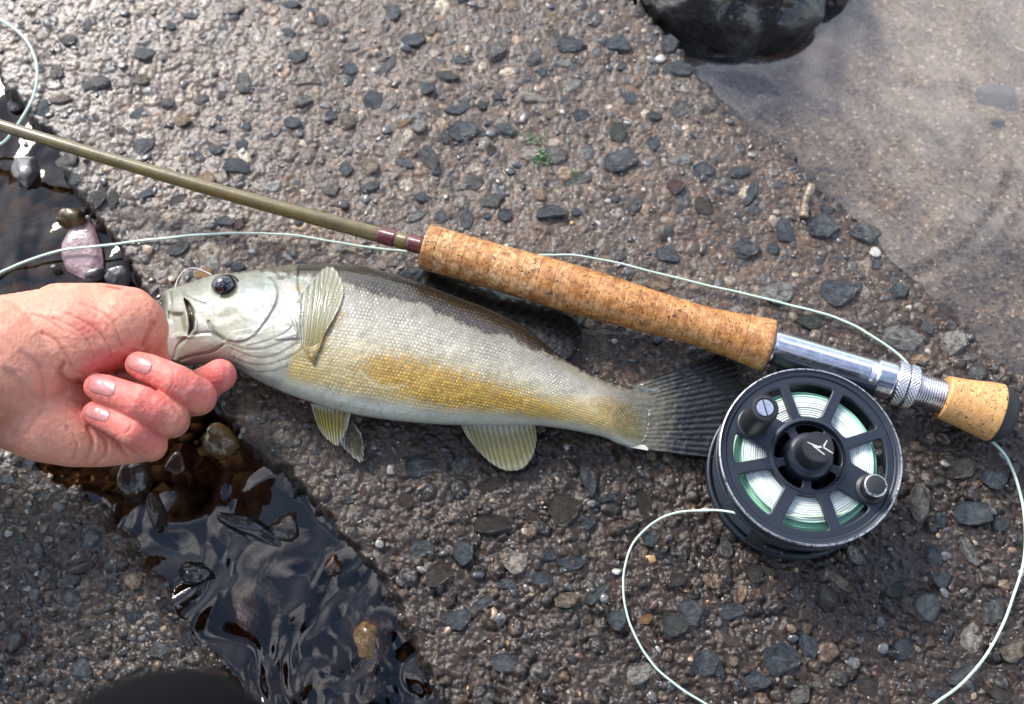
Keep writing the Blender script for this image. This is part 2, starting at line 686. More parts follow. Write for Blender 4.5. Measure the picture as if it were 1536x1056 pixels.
def darken_map(x, y):
    """how strongly the slab is darkened: rising towards the lower side, and along the wet edges"""
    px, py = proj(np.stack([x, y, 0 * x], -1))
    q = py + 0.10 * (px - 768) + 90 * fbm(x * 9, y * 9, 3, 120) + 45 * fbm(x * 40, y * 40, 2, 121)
    w_ = sstep(380, 740, q)  # darker towards the lower side, edge broken by noise
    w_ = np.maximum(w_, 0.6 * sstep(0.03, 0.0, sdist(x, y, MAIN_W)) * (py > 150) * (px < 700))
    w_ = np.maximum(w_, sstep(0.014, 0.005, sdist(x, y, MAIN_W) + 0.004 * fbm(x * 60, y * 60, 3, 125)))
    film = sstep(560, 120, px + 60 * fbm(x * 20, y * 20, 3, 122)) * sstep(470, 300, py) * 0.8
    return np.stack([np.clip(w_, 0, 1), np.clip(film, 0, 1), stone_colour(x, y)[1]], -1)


def add_stone_attr(o):
    v = np.empty(len(o.data.vertices) * 3, np.float32)
    o.data.vertices.foreach_get('co', v)
    v = v.reshape(-1, 3).astype(float)
    c = np.ones((len(v), 4), np.float32)
    c[:, :3] = stone_colour(v[:, 0], v[:, 1])[0]
    a = o.data.color_attributes.new('Stone', 'FLOAT_COLOR', 'POINT')
    a.data.foreach_set('color', c.ravel())


xs = warp_axis(-0.55, 0.62, -0.305, 0.315, 0.00072)
ys = warp_axis(-0.42, 0.50, -0.200, 0.245, 0.00072)
GX, GY = np.meshgrid(xs, ys, indexing='ij')
hm, dm = h_main(GX, GY)
main_slab = masked_grid('concrete_slab', GX, GY, hm, dm > -0.020, M_CONC, darken_map(GX, GY))
add_stone_attr(main_slab)
tag(main_slab, kind='structure')
hl, dl = h_left(GX, GY)
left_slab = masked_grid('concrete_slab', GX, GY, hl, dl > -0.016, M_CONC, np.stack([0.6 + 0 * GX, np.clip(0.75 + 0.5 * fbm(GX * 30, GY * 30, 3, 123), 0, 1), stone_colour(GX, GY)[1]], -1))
add_stone_attr(left_slab)
tag(left_slab, kind='structure')


def gz(x, y, which='main'):
    x, y = np.atleast_1d(x), np.atleast_1d(y)
    return (h_main if which == 'main' else h_left)(x, y)[0]


# ---- stream bed: sand under water, mud in the channel
def bed_material():
    m, nt, b = new_mat('sand_bed')
    co = objco(nt)
    vo = node(nt, 'ShaderNodeTexVoronoi', feature='F1')
    vo.inputs['Scale'].default_value = 600
    nt.links.new(co, vo.inputs['Vector'])
    sp = node(nt, 'ShaderNodeSeparateColor')
    nt.links.new(vo.outputs['Color'], sp.inputs['Color'])
    c = ramp(nt, sp.outputs['Red'], [(0.0, (0.085, 0.066, 0.048)), (0.4, (0.19, 0.156, 0.12)), (0.75, (0.255, 0.212, 0.165)), (0.93, (0.27, 0.195, 0.13)), (0.98, (0.5, 0.41, 0.32))])
    n = noise_node(nt, 16, 5, 0.6, co)
    c = mixc(nt, 1.0, c, ramp(nt, n.outputs['Fac'], [(0.35, (0.62, 0.60, 0.60)), (0.65, (1.1, 1.0, 0.9))]), 'MULTIPLY')
    at = node(nt, 'ShaderNodeAttribute', attribute_name='Col')
    c = mixc(nt, 1.0, c, at.outputs['Color'], 'MULTIPLY')
    nt.links.new(c, b.inputs['Base Color'])
    setp(b, rough=0.8, spec=0.2)
    nt.links.new(bump(nt, vo.outputs['Distance'], 0.0006, 0.7), b.inputs['Normal'])
    return m


bxs = warp_axis(-4, 4, -0.34, 0.40, 0.004, 1.25)
bys = warp_axis(-4, 4, -0.25, 0.30, 0.004, 1.25)
BX, BY = np.meshgrid(bxs, bys, indexing='ij')
pxb, pyb = proj(np.stack([BX, BY, 0 * BX - 0.045], -1))
chan = sstep(-0.01, 0.03, sdist(BX, BY, np.vstack([world_poly([(-500, -330), (900, -330), (900, 1500), (-500, 1500)])])))
bz = -0.046 + 0.004 * fbm(BX * 12, BY * 12, 4, 77) + 0.002 * fbm(BX * 60, BY * 60, 3, 78)
mud = np.array([0.07, 0.05, 0.035])
bz = bz + 0.019 * sstep(900, 1010, pxb) * sstep(640, 560, pyb)
bcol = chan[..., None] * mud + (1 - chan[..., None]) * np.array([1.0, 0.97, 0.95])
# boulder's reflection painted into the bed colour as an amber patch
am = np.exp(-((pxb - 1175) / 75) ** 2 - ((pyb - 118) / 42) ** 2) * (0.8 + 0.6 * fbm(BX * 60, BY * 60, 3, 79))
am = np.clip(am, 0, 1)[..., None]
bcol = bcol * (1 - am) + np.array([0.75, 0.34, 0.10]) * am
bed = mesh_np('stream_bed', np.stack([BX, BY, bz], -1).reshape(-1, 3), grid_faces(*BX.shape)[:, ::-1], bed_material(), None, bcol.reshape(-1, 3))
tag(bed, kind='structure')


# ---- water
def water_material(name, tint, ripple_scale, ripple_dist, boost=1.0, rough=0.02, ior=1.6):
    m = bpy.data.materials.new(name)
    m.use_nodes = True
    nt = m.node_tree
    nt.nodes.clear()
    out = node(nt, 'ShaderNodeOutputMaterial')
    co = objco(nt)
    n = noise_node(nt, ripple_scale, 3, 0.5, co, 0.8)
    nrm = bump(nt, n.outputs['Fac'], ripple_dist, 1.0)
    # Schlick reflectance, the same from above and below so that daylight reaches the bed
    geo = node(nt, 'ShaderNodeNewGeometry')
    dt = node(nt, 'ShaderNodeVectorMath', operation='DOT_PRODUCT')
    nt.links.new(geo.outputs['Incoming'], dt.inputs[0])
    nt.links.new(nrm, dt.inputs[1])

    def mth(op, x, y=None, clamp=False):
        q = node(nt, 'ShaderNodeMath', operation=op, use_clamp=clamp)
        for k_, val in enumerate((x, y)):
            if val is None:
                continue
            if hasattr(val, 'is_output'):
                nt.links.new(val, q.inputs[k_])
            else:
                q.inputs[k_].default_value = val
        return q.outputs[0]

    f0 = ((ior - 1) / (ior + 1)) ** 2
    one = mth('SUBTRACT', 1.0, mth('ABSOLUTE', dt.outputs['Value']), True)
    fres = mth('ADD', mth('MULTIPLY', mth('POWER', one, 5.0), 1 - f0), f0)
    mul = node(nt, 'ShaderNodeMath', operation='MULTIPLY', use_clamp=True)
    mul.inputs[1].default_value = boost
    nt.links.new(fres, mul.inputs[0])
    tr = node(nt, 'ShaderNodeBsdfTransparent')
    tr.inputs['Color'].default_value = (*tint, 1)
    gl = node(nt, 'ShaderNodeBsdfGlossy', Roughness=rough)
    gl.inputs['Color'].default_value = (1, 1, 1, 1)
    nt.links.new(nrm, gl.inputs['Normal'])
    mxs = node(nt, 'ShaderNodeMixShader')
    nt.links.new(mul.outputs[0], mxs.inputs['Fac'])
    nt.links.new(tr.outputs[0], mxs.inputs[1])
    nt.links.new(gl.outputs[0], mxs.inputs[2])
    nt.links.new(mxs.outputs[0], out.inputs['Surface'])
    return m


M_CHAN = water_material('channel_water', (0.50, 0.38, 0.25), 30, 0.0005, 1.1, 0.02, 1.50)
M_POOL = water_material('pool_water', (0.84, 0.84, 0.82), 9, 0.0008, 1.2, 0.06, 1.80)


def chan_wave(x, y):
    px, py = proj(np.stack([x, y, 0 * x - 0.010], -1))
    low = sstep(640, 1060, py)
    a = 0.0010 + 0.0024 * low
    q = fbm(x * 50 + 0.9 * gnoise(x * 25, y * 25, 5), y * 36, 2, 91, 0.30)
    chop = fbm(x * 80, y * 60, 2, 95, 0.4) * sstep(890, 1050, py + 0.35 * (px - 480))
    return a * q + 0.0014 * chop


cx = warp_axis(-2.0, 0.16, -0.31, 0.02, 0.0012, 1.3)
cy = warp_axis(-2.0, 2.0, -0.22, 0.20, 0.0012, 1.3)
CX, CY = np.meshgrid(cx, cy, indexing='ij')
CZ = -0.0115 + chan_wave(CX, CY)
# keep the channel water on its own side of the main slab
side = P(np.array([940, 940]), np.array([0, 1056]), 0)
ch = masked_grid('stream_water', CX, CY, CZ, (sdist(CX, CY, MAIN_W) < 0.02) & (CX < 0.10) & ~((CX > 0.0) & (CY > -0.05)), M_CHAN)
tag(ch, kind='structure')
wx = warp_axis(-0.02, 4.0, 0.03, 0.36, 0.004, 1.3)
wy = warp_axis(-2.0, 4.0, -0.02, 0.30, 0.004, 1.3)
WX, WY = np.meshgrid(wx, wy, indexing='ij')
wpx, wpy = proj(np.stack([WX, WY, 0 * WX - 0.012], -1))
# ring ripples round the stone at the boulder and round the slab corner
r1 = np.hypot(wpx - 1150, wpy - 60)
r2 = np.hypot(wpx - 1300, wpy - 190) 
WZ = -0.014 + 0.0006 * fbm(WX * 16, WY * 16, 3, 66) + 0.00025 * np.sin(r2 / 5.5) * np.exp(-((r2 - 225) / 28) ** 2) * sstep(0, 120, wpy - 180)
pw = masked_grid('pool_water', WX, WY, WZ, (sdist(WX, WY, MAIN_W) < 0.02), M_POOL)
tag(pw, kind='structure')


# ================================================================== PEBBLES (parts of the slabs)
def pebble_material(name, stops, rough=0.35, nscale=2.2, coat=1.0, streak=None):
    m, nt, b = new_mat(name)
    co = objco(nt)
    oi = node(nt, 'ShaderNodeObjectInfo')
    add = node(nt, 'ShaderNodeVectorMath', operation='ADD')
    sc_ = node(nt, 'ShaderNodeVectorMath', operation='SCALE')
    cmb = node(nt, 'ShaderNodeCombineXYZ')
    nt.links.new(oi.outputs['Random'], cmb.inputs[0])
    nt.links.new(oi.outputs['Random'], cmb.inputs[1])
    nt.links.new(cmb.outputs[0], sc_.inputs[0])
    sc_.inputs['Scale'].default_value = 57
    nt.links.new(co, add.inputs[0])
    nt.links.new(sc_.outputs[0], add.inputs[1])
    v = add.outputs[0]
    n = noise_node(nt, nscale, 6, 0.65, v, 0.4)
    c = ramp(nt, n.outputs['Fac'], stops)
    var = ramp(nt, oi.outputs['Random'], [(0.0, (0.62, 0.66, 0.72)), (0.5, (1.0, 1.0, 1.0)), (1.0, (1.35, 1.22, 1.1))])
    c = mixc(nt, 1.0, c, var, 'MULTIPLY')
    nt.links.new(c, b.inputs['Base Color'])
    f = noise_node(nt, 5, 6, 0.72, v)
    nt.links.new(bump(nt, f.outputs['Fac'], 0.22, 0.9), b.inputs['Normal'])
    setp(b, rough=rough, coat=coat, coat_rough=0.12, coat_ior=1.5)
    g = noise_node(nt, 4, 4, 0.6, v)
    nt.links.new(bump(nt, g.outputs['Fac'], 0.20, 0.8), b.inputs['Coat Normal'])
    return m


PM = {
    's': pebble_material('slate_pebble', [(0.36, (0.025, 0.031, 0.040)), (0.5, (0.085, 0.102, 0.125)), (0.62, (0.145, 0.165, 0.19)), (0.74, (0.27, 0.285, 0.30))]),
    'g': pebble_material('grey_pebble', [(0.36, (0.04, 0.038, 0.036)), (0.5, (0.15, 0.145, 0.138)), (0.62, (0.32, 0.31, 0.29)), (0.72, (0.5, 0.48, 0.44))]),
    'w': pebble_material('pale_pebble', [(0.36, (0.08, 0.072, 0.065)), (0.48, (0.42, 0.38, 0.33)), (0.64, (0.74, 0.69, 0.61))]),
    't': pebble_material('tan_pebble', [(0.36, (0.14, 0.085, 0.05)), (0.5, (0.44, 0.31, 0.19)), (0.66, (0.70, 0.57, 0.42))]),
    'b': pebble_material('brown_pebble', [(0.3, (0.02, 0.014, 0.011)), (0.55, (0.07, 0.048, 0.034)), (0.8, (0.15, 0.11, 0.08))]),
    'r': pebble_material('red_pebble', [(0.3, (0.05, 0.015, 0.012)), (0.6, (0.15, 0.055, 0.045)), (0.8, (0.22, 0.11, 0.09))]),
    'o': pebble_material('orange_pebble', [(0.3, (0.25, 0.12, 0.04)), (0.6, (0.55, 0.30, 0.10)), (0.8, (0.65, 0.45, 0.25))]),
    'e': pebble_material('greenish_pebble', [(0.3, (0.025, 0.035, 0.030)), (0.6, (0.07, 0.09, 0.075)), (0.8, (0.14, 0.16, 0.12))]),
}


def rock_mesh(name, sub, seed, lump=0.25, facets=5, flat=0.75):
    bm = bmesh.new()
    bmesh.ops.create_icosphere(bm, subdivisions=sub, radius=1.0)
    rs = random.Random(seed)
    planes = [(Vector((rs.gauss(0, 1), rs.gauss(0, 1), rs.gauss(0, 0.6))).normalized(), rs.uniform(0.62, 0.92)) for _ in range(facets)]
    off = Vector((seed * 3.1, seed * 1.7, seed * 5.3))
    for v in bm.verts:
        p = v.co.copy()
        p *= 1 + lump * mnoise.noise(p * 1.3 + off) + lump * 0.4 * mnoise.noise(p * 3.1 + off)
        for n, d in planes:
            t = p.dot(n) - d
            if t > 0:
                p -= n * t * 0.85
        if p.z > flat:
            p.z = flat + (p.z - flat) * 0.3
        v.co = p
    mx_ = max(max(abs(v.co.x) for v in bm.verts), 1e-6)
    my_ = max(abs(v.co.y) for v in bm.verts)
    for v in bm.verts:
        v.co.x /= mx_
        v.co.y /= my_
    me = bpy.data.meshes.new(name)
    bm.to_mesh(me)
    bm.free()
    me.polygons.foreach_set('use_smooth', np.ones(len(me.polygons), bool))
    return me


BIG = {k: [] for k in PM}
SMALL = {k: [] for k in PM}
for k in PM:
    for j in range(6):
        a = rock_mesh('pebble', 3, j * 7 + ord(k), 0.28, 6)
        a.materials.append(PM[k])
        BIG[k].append(a)
        c = rock_mesh('pebble', 2, j * 11 + ord(k) + 3, 0.28, 4)
        c.materials.append(PM[k])
        SMALL[k].append(c)

# photo pebbles: px, py, width, height, angle (deg, anticlockwise), kind
PEB = """436 7 30 16 0 s;590 21 22 26 10 s;619 61 36 22 0 s;448 84 30 22 20 s;531 71 40 18 15 w;527 104 26 22 -20 s;580 99 44 16 48 g;675 26 18 28 0 w;829 26 20 20 0 t;645 46 20 26 0 t
857 68 46 26 -8 s;671 114 38 18 -10 e;690 91 30 16 0 s;743 76 34 30 40 g;801 89 24 26 0 g;847 96 24 16 0 w;562 149 34 32 30 s;585 159 30 18 55 w;455 151 32 18 15 g;456 122 28 12 15 w
522 182 26 24 30 t;607 184 22 12 35 o;628 190 22 22 0 w;667 205 12 34 5 s;696 194 44 38 20 s;758 194 36 20 -10 s;874 174 26 22 0 s;826 172 20 16 0 t;794 146 34 24 -20 w;746 146 18 16 0 s
642 235 26 48 28 g;440 185 28 18 -20 s;496 175 20 16 0 s;513 217 18 14 20 w;519 253 20 30 0 s;557 252 28 26 -20 t;605 245 32 16 -15 s;713 273 32 28 0 g;796 230 34 26 0 w;834 233 42 32 0 g
867 270 36 16 15 g;738 301 34 24 0 g;827 320 46 24 12 s;701 328 22 36 0 s;665 326 26 24 40 s;625 325 30 16 20 w;632 296 24 18 0 s;499 285 24 20 0 g;556 281 30 18 25 s;685 165 38 14 10 s
857 130 32 14 30 w;928 69 38 28 0 s;1018 104 46 30 0 s;1006 66 26 28 0 s;928 197 26 36 -20 e;931 241 50 36 8 s;1021 163 36 26 30 g;980 175 24 18 0 e;980 215 22 32 -25 s;1021 241 42 24 5 w
1056 256 32 28 0 s;1108 258 34 20 10 s;952 308 22 30 -10 g;1011 282 30 28 0 r;1056 310 32 26 0 b;1127 289 16 44 -22 s;1177 350 28 44 5 s;1236 341 48 38 -15 s;1241 315 24 16 0 s;1298 350 46 30 -15 g
1118 372 40 34 0 s;1002 384 34 30 0 s;1253 440 56 40 -10 s;1165 440 50 36 10 w;1357 398 34 30 0 e;1350 436 28 24 0 s;985 426 40 22 -10 t;1217 483 42 24 5 e;1158 374 20 20 0 s;1184 225 44 14 20 g
1355 509 66 38 -10 w;1431 515 44 40 40 w;1390 492 18 26 20 s;1466 559 30 24 20 g;1380 539 32 18 10 t;352 12 28 20 30 w;287 25 22 14 0 s;215 81 32 20 -5 s;365 121 28 44 25 g;302 148 26 20 20 g
275 181 28 20 0 t;206 171 26 18 30 s;183 196 16 12 0 r;212 219 36 28 0 s;356 252 40 26 0 s;146 125 46 24 0 g;210 121 32 22 0 t;85 108 20 30 20 g;92 150 32 16 10 t;66 166 18 36 0 s
29 162 24 24 0 s;102 240 38 26 -10 g;112 268 20 20 0 s;152 292 18 50 -10 b;169 300 14 34 0 b;227 290 36 16 30 s;267 300 30 16 25 b;267 375 36 18 20 s;337 333 28 18 0 s;358 337 16 22 -20 r
354 400 28 18 0 s;250 154 24 20 0 g;329 194 20 12 0 w;325 225 22 18 0 s;632 697 48 36 15 s;692 694 30 36 0 g;735 729 42 24 10 b;881 712 22 66 12 s;739 787 56 30 -8 b;844 765 44 52 -20 b
966 761 20 52 15 b;634 821 36 28 0 s;696 827 32 36 30 s;772 844 36 34 0 w;825 834 20 18 0 s;855 844 40 22 -10 s;896 889 42 24 38 s;851 900 36 22 10 t;926 930 30 28 0 s;727 904 40 18 22 s
686 930 42 28 10 s;660 862 44 40 0 b;765 994 52 30 -5 s;874 990 26 24 0 b;960 1012 42 34 10 w;1035 919 44 40 0 s;1010 937 40 32 -30 e;1057 997 48 42 0 s;814 870 32 22 -20 s;761 877 30 18 0 s
1069 870 28 26 0 t;969 930 22 14 20 o;881 784 22 20 0 s;911 748 36 14 15 s;975 808 26 22 0 s;1380 754 34 58 -15 g;1459 769 56 38 -10 s;1455 829 18 44 25 w;1282 832 20 30 30 w;1264 874 56 16 -35 t
1237 892 40 40 30 b;1386 911 46 42 0 s;1489 911 36 52 -10 g;1455 960 34 48 -20 w;1519 975 40 32 20 t;1174 990 56 48 0 s;1061 994 38 38 0 s;1354 971 32 34 0 s;1342 885 36 24 25 e;1211 967 26 46 20 s
1447 1009 58 22 25 s;1200 1042 34 26 20 g;1136 1020 40 28 0 s;1099 915 40 30 0 s;1131 859 26 30 0 b;1114 885 14 36 -10 t;1286 960 18 12 0 w;1376 973 14 14 0 w;1282 994 16 18 0 w;1356 926 22 16 0 g
1387 716 14 14 0 w;1500 787 24 20 0 s;1410 870 30 24 0 s;1399 836 28 36 0 s;1410 780 24 24 0 s;1440 700 50 36 20 b;1490 720 40 28 0 s;1500 1040 40 30 0 b;1400 1040 30 22 0 s;1300 1030 36 26 0 b"""
PEBL = """41 699 22 26 0 s;59 745 30 20 0 g;137 809 36 28 0 s;114 854 50 16 18 b;50 850 18 16 0 g;52 893 20 26 0 w;109 897 34 32 0 s;205 925 36 38 0 s;118 959 32 16 25 b;200 872 24 24 0 t
73 809 14 10 0 w;34 795 14 10 0 t;123 1005 32 32 0 s;242 973 36 28 0 g;132 955 18 32 0 b;20 960 30 36 0 g;90 760 26 20 0 g;165 850 20 14 0 s;60 1000 24 20 0 b;12 720 22 18 0 s"""


def parse(s):
    return [(float(a[0]), float(a[1]), 1.1 * float(a[2]), 1.1 * float(a[3]), float(a[4]), a[5]) for a in (q.split() for q in s.replace('\n', ';').split(';'))]


FISH_SIL = [(238, 434), (301, 418), (382, 404), (500, 396), (590, 412), (690, 447), (786, 489), (850, 540), (985, 583), (1100, 540),
            (1100, 690), (967, 673), (860, 645), (700, 637), (575, 628), (475, 605), (378, 566), (252, 537)]
HAND_SIL = [(-200, 430), (215, 430), (250, 480), (320, 590), (240, 690), (116, 700), (-200, 660)]
GRIP_SIL = [(640, 340), (1160, 480), (1500, 590), (1480, 660), (1400, 640), (1130, 550), (636, 404)]


def add_pebble(px, py, wpx_, hpx_, ang, kind, parent, which, big):
    p0 = P(px, py, 0.0)
    z = float(gz(p0[0], p0[1], which)[0])
    c = P(px, py, z)
    z = float(gz(c[0], c[1], which)[0])
    sx = rad(px, py, 0, wpx_ / 2)
    sy = rad(px, py, 0, hpx_ / 2)
    th = 0.5 * min(sx, sy)
    lift = random.uniform(0.10, 0.70) * th
    me = random.choice((BIG if big else SMALL)[kind])
    o = bpy.data.objects.new('pebble', me)
    o.parent = parent
    o.location = (c[0], c[1], z - 0.0002 + lift - 0.25 * th)
    o.scale = (sx, sy, th)
    o.rotation_euler = (random.uniform(-.15, .15), random.uniform(-.15, .15), math.radians(ang))
    COL.objects.link(o)
    return o


placed_main = []
for q in parse(PEB):
    add_pebble(*q, main_slab, 'main', max(q[2], q[3]) >= 24)
    placed_main.append(q[:4])
placed_left = []
for q in parse(PEBL):
    add_pebble(*q, left_slab, 'left', max(q[2], q[3]) >= 24)
    placed_left.append(q[:4])


def free(px, py, r, lst):
    for a, b, c, d in lst:
        if (a - px) ** 2 + (b - py) ** 2 < (0.5 * max(c, d) * 0.85 + r * 0.8) ** 2:
            return False
    return True


def pick_kind(px, py, rs):
    u = rs.random()
    if py > 640 + 0.12 * (px - 700):
        tab = [('s', .46), ('b', .70), ('g', .80), ('t', .88), ('w', .95), ('r', .97), ('e', 1.0)]
    else:
        tab = [('s', .42), ('g', .66), ('w', .80), ('t', .89), ('b', .94), ('e', .96), ('r', .98), ('o', 1.0)]
    for k, c in tab:
        if u < c:
            return k


def fill(n, lo, hi, poly_w, which, parent, lst, rs, big=False, region=(-30, -30, 1566, 1086), margin=0.004):
    made, tries = 0, 0
    while made < n and tries < n * 60:
        tries += 1
        px, py = rs.uniform(region[0], region[2]), rs.uniform(region[1], region[3])
        s = lo + (hi - lo) * rs.random() ** 2.2
        pw_ = P(px, py, 0.0)
        if sdist(pw_[0], pw_[1], poly_w) < margin:
            continue
        if any(inside(px, py, S) and polydist(px, py, S + S[:1]) > 14 for S in (FISH_SIL, HAND_SIL, GRIP_SIL)):
            continue
        if not free(px, py, s / 2, lst):
            continue
        e = rs.uniform(0.55, 1.0)
        add_pebble(px, py, s, s * e, rs.uniform(0, 180), pick_kind(px, py, rs), parent, which, big)
        lst.append((px, py, s, s * e))
        made += 1


rs = random.Random(11)
fill(300 - len(placed_main), 15, 32, MAIN_W, 'main', main_slab, placed_main, rs)
fill(70, 12, 30, LEFT_W, 'left', left_slab, placed_left, rs, region=(-20, 680, 400, 1080), margin=0.010)


# stones too small and too many to pick apart: joined per slab
def grit(name, n, lo, hi, poly_w, which, parent, region, kinds, seed, margin=0.001, sub=1, power=2.6, flat=0.42):
    rg = np.random.default_rng(seed)
    bases = []
    for j in range(10):
        me = rock_mesh('grit_base', sub, 200 + j + 17 * sub, 0.38, 6, 0.6)
        v = np.empty(len(me.vertices) * 3, np.float32)
        me.vertices.foreach_get('co', v)
        f = np.empty(len(me.polygons) * 3, np.int32)
        me.polygons.foreach_get('vertices', f)
        bases.append((v.reshape(-1, 3), f.reshape(-1, 3)))
        bpy.data.meshes.remove(me)
    px = rg.uniform(region[0], region[2], n)
    py = rg.uniform(region[1], region[3], n)
    c = P(px, py, 0.0)
    ok = sdist(c[:, 0], c[:, 1], poly_w) > margin
    for S in (FISH_SIL, HAND_SIL):
        ok &= ~(inside(px, py, S) & (polydist(px, py, S + S[:1]) > 14))
    px, py, c = px[ok], py[ok], c[ok]
    z = gz(c[:, 0], c[:, 1], which)
    m = len(px)
    s = (lo + (hi - lo) * rg.random(m) ** power) / 2
    sm = np.array([rad(a, b, 0, q) for a, b, q in zip(px, py, s)])
    pal = np.array([PALETTE[k] for k in kinds])
    pw_ = np.array([PWEIGHT[k] for k in kinds])
    ci = rg.choice(len(kinds), m, p=pw_ / pw_.sum())
    VV, FF, CC, off = [], [], [], 0
    for i in range(m):
        bv, bf = bases[rg.integers(10)]
        a = rg.uniform(0, 6.283)
        e = rg.uniform(0.42, 1.0)
        ca, sa = math.cos(a), math.sin(a)
        x = bv[:, 0] * sm[i]
        y = bv[:, 1] * sm[i] * e
        th = sm[i] * flat
        tx, ty = rg.uniform(-.25, .25, 2)
        VV.append(np.stack([c[i, 0] + x * ca - y * sa, c[i, 1] + x * sa + y * ca, z[i] + bv[:, 2] * th + rg.uniform(-.25, .1) * th + x * tx + y * ty], -1))
        FF.append(bf + off)
        col = pal[ci[i]] * rg.uniform(0.55, 1.4) * (1 + 0.25 * rg.standard_normal((len(bv), 1)))
        CC.append(col)
        off += len(bv)
    o = mesh_np(name, np.vstack(VV), np.vstack(FF), M_GRIT, parent, np.clip(np.vstack(CC), 0.01, 0.8))
    tag(o, kind='stuff')
    return o


PALETTE = {'s': (0.05, 0.054, 0.062), 'g': (0.13, 0.125, 0.12), 'w': (0.42, 0.39, 0.35), 't': (0.32, 0.22, 0.14), 'b': (0.055, 0.040, 0.030), 'r': (0.12, 0.05, 0.04), 'o': (0.45, 0.26, 0.10)}
PWEIGHT = {'s': .26, 'g': .24, 'w': .10, 't': .14, 'b': .22, 'r': .02, 'o': .02}
M_GRIT, _n, _b = m_attr('grit', 0.4, 600, 0.45, 900, 0.0006, coat=0.9, coat_rough=0.12, coat_ior=1.5)
REG = (-40, -40, 1580, 1100)
grit('pebble', 700, 10, 22, MAIN_W, 'main', main_slab, REG, 'sgwtbro', 4, 0.001, 2, 1.6, 0.45)
grit('pebble', 2400, 5, 12, MAIN_W, 'main', main_slab, REG, 'sgwtbro', 5)
grit('grit', 7000, 2.5, 6, MAIN_W, 'main', main_slab, REG, 'sgwtbro', 6)
grit('pebble', 1300, 3, 18, LEFT_W, 'left', left_slab, (-40, 660, 420, 1100), 'sgwtb', 8, 0.004)

# ================================================================== FISH
FT = np.array([(242, 442), (254, 433), (276, 427), (301, 418), (324, 411), (349, 409), (382, 404), (440, 396), (500, 396), (542, 399), (590, 411), (640, 428),
               (690, 447), (737, 465), (786, 490), (824, 521), (850, 540), (882, 557), (920, 573), (950, 580), (990, 583)], float)
FB = np.array([(252, 537), (266, 544), (280, 548), (300, 546), (325, 545), (350, 549), (378, 566), (425, 588), (475, 605), (528, 620), (575, 628), (620, 633),
               (665, 636), (705, 637), (750, 637), (790, 637), (820, 639), (860, 645), (905, 655), (935, 668), (972, 676)], float)
FTH = np.array([5, 9.5, 12.5, 14, 15, 16, 17, 18, 18.5, 18.5, 18, 17.5, 16.5, 15.5, 14, 13, 12, 11, 9.5, 6.5, 1.4])
NU, NV, NB = 860, 270, 40
top = spline(FT, NU)
bot = spline(FB, NU)
thk = spline(np.stack([FTH, FTH], 1), NU)[:, 0]
zc = 8.0 + 0.62 * thk            # mm, height of the mid plane


def fish_profile(v):
    return (1 - np.abs(v) ** 2.3) ** 0.52


ctr, hv = (top + bot) / 2, (top - bot) / 2
hl_ = np.hypot(hv[:, 0], hv[:, 1])
phi = np.linspace(0, math.pi, NV)
vv = np.cos(phi)                                    # +1 back, -1 belly
PX = ctr[:, 0, None] + hv[:, 0, None] * vv
PY = ctr[:, 1, None] + hv[:, 1, None] * vv
Z = zc[:, None] + thk[:, None] * fish_profile(vv)[None, :]
VVg = np.broadcast_to(vv, PX.shape)


def groove(pts, depth, sig, n=40):
    d = polydist(PX, PY, spline(pts, n))
    return depth * np.exp(-(d / sig) ** 2)


def step_line(pts, h, sig, side):
    """raise one side of a line by h, fading out over 30 px"""
    pl = spline(pts, 40)
    d = polydist(PX, PY, pl)
    poly = np.vstack([pl, np.array(side, float)])
    s = np.where(inside(PX, PY, poly), 1.0, -1.0) * d
    return h * sstep(-sig, sig, s) * np.exp(-np.clip(s, 0, None) / 26.0)


HEADX = 446 + 5 * np.sin((PY - 400) / 22.0) - np.clip(PY - 520, 0, 80) * 0.5
headm = 1 - sstep(-7, 7, PX - HEADX)                # 1 on the head
# head relief (mm)
dz = np.zeros_like(PX)
dz += step_line([(404, 416), (412, 424), (416, 438), (414, 452), (408, 465), (396, 484), (378, 505), (357, 512), (337, 509)], 1.0, 2.2, [(322, 495), (320, 440), (370, 415)])
dz += step_line([(448, 398), (446, 425), (450, 445), (452, 470), (449, 492), (446, 507)], 1.4, 2.2, [(412, 510), (405, 430)])
for q in ([(337, 513), (370, 523), (402, 521), (446, 502)], [(344, 521), (380, 535), (412, 533), (452, 511)], [(346, 534), (372, 545), (405, 546), (440, 532), (456, 520)],
          [(350, 543), (375, 556), (405, 557), (432, 549)], [(368, 519), (396, 512), (424, 501), (440, 488)]):
    dz += step_line(q, 0.38, 2.0, [(q[-1][0] - 8, q[-1][1] - 22), (q[0][0] + 12, q[0][1] - 16)])
    dz -= groove(q, 0.16, 1.8)
dz -= groove([(274, 434), (280, 450), (289, 464), (291, 470)], 0.9, 2.2)
dz -= groove([(281, 445), (295, 452), (308, 456)], 0.7, 1.8)
dz -= groove([(313, 483), (318, 493), (324, 503), (336, 510)], 0.9, 2.2)
dz -= groove([(283, 503), (300, 500), (318, 500), (336, 508)], 0.6, 2.5)
dz -= groove([(270, 540), (292, 533), (316, 528), (336, 517)], 0.8, 2.2)
dz -= groove([(262, 536), (266, 520), (278, 508)], 0.9, 2.4)
dz += groove([(287, 470), (293, 486), (291, 498), (283, 504), (268, 503)], 1.2, 4.0)
dz -= groove([(255, 440), (256, 455), (254, 478)], 1.4, 2.6)
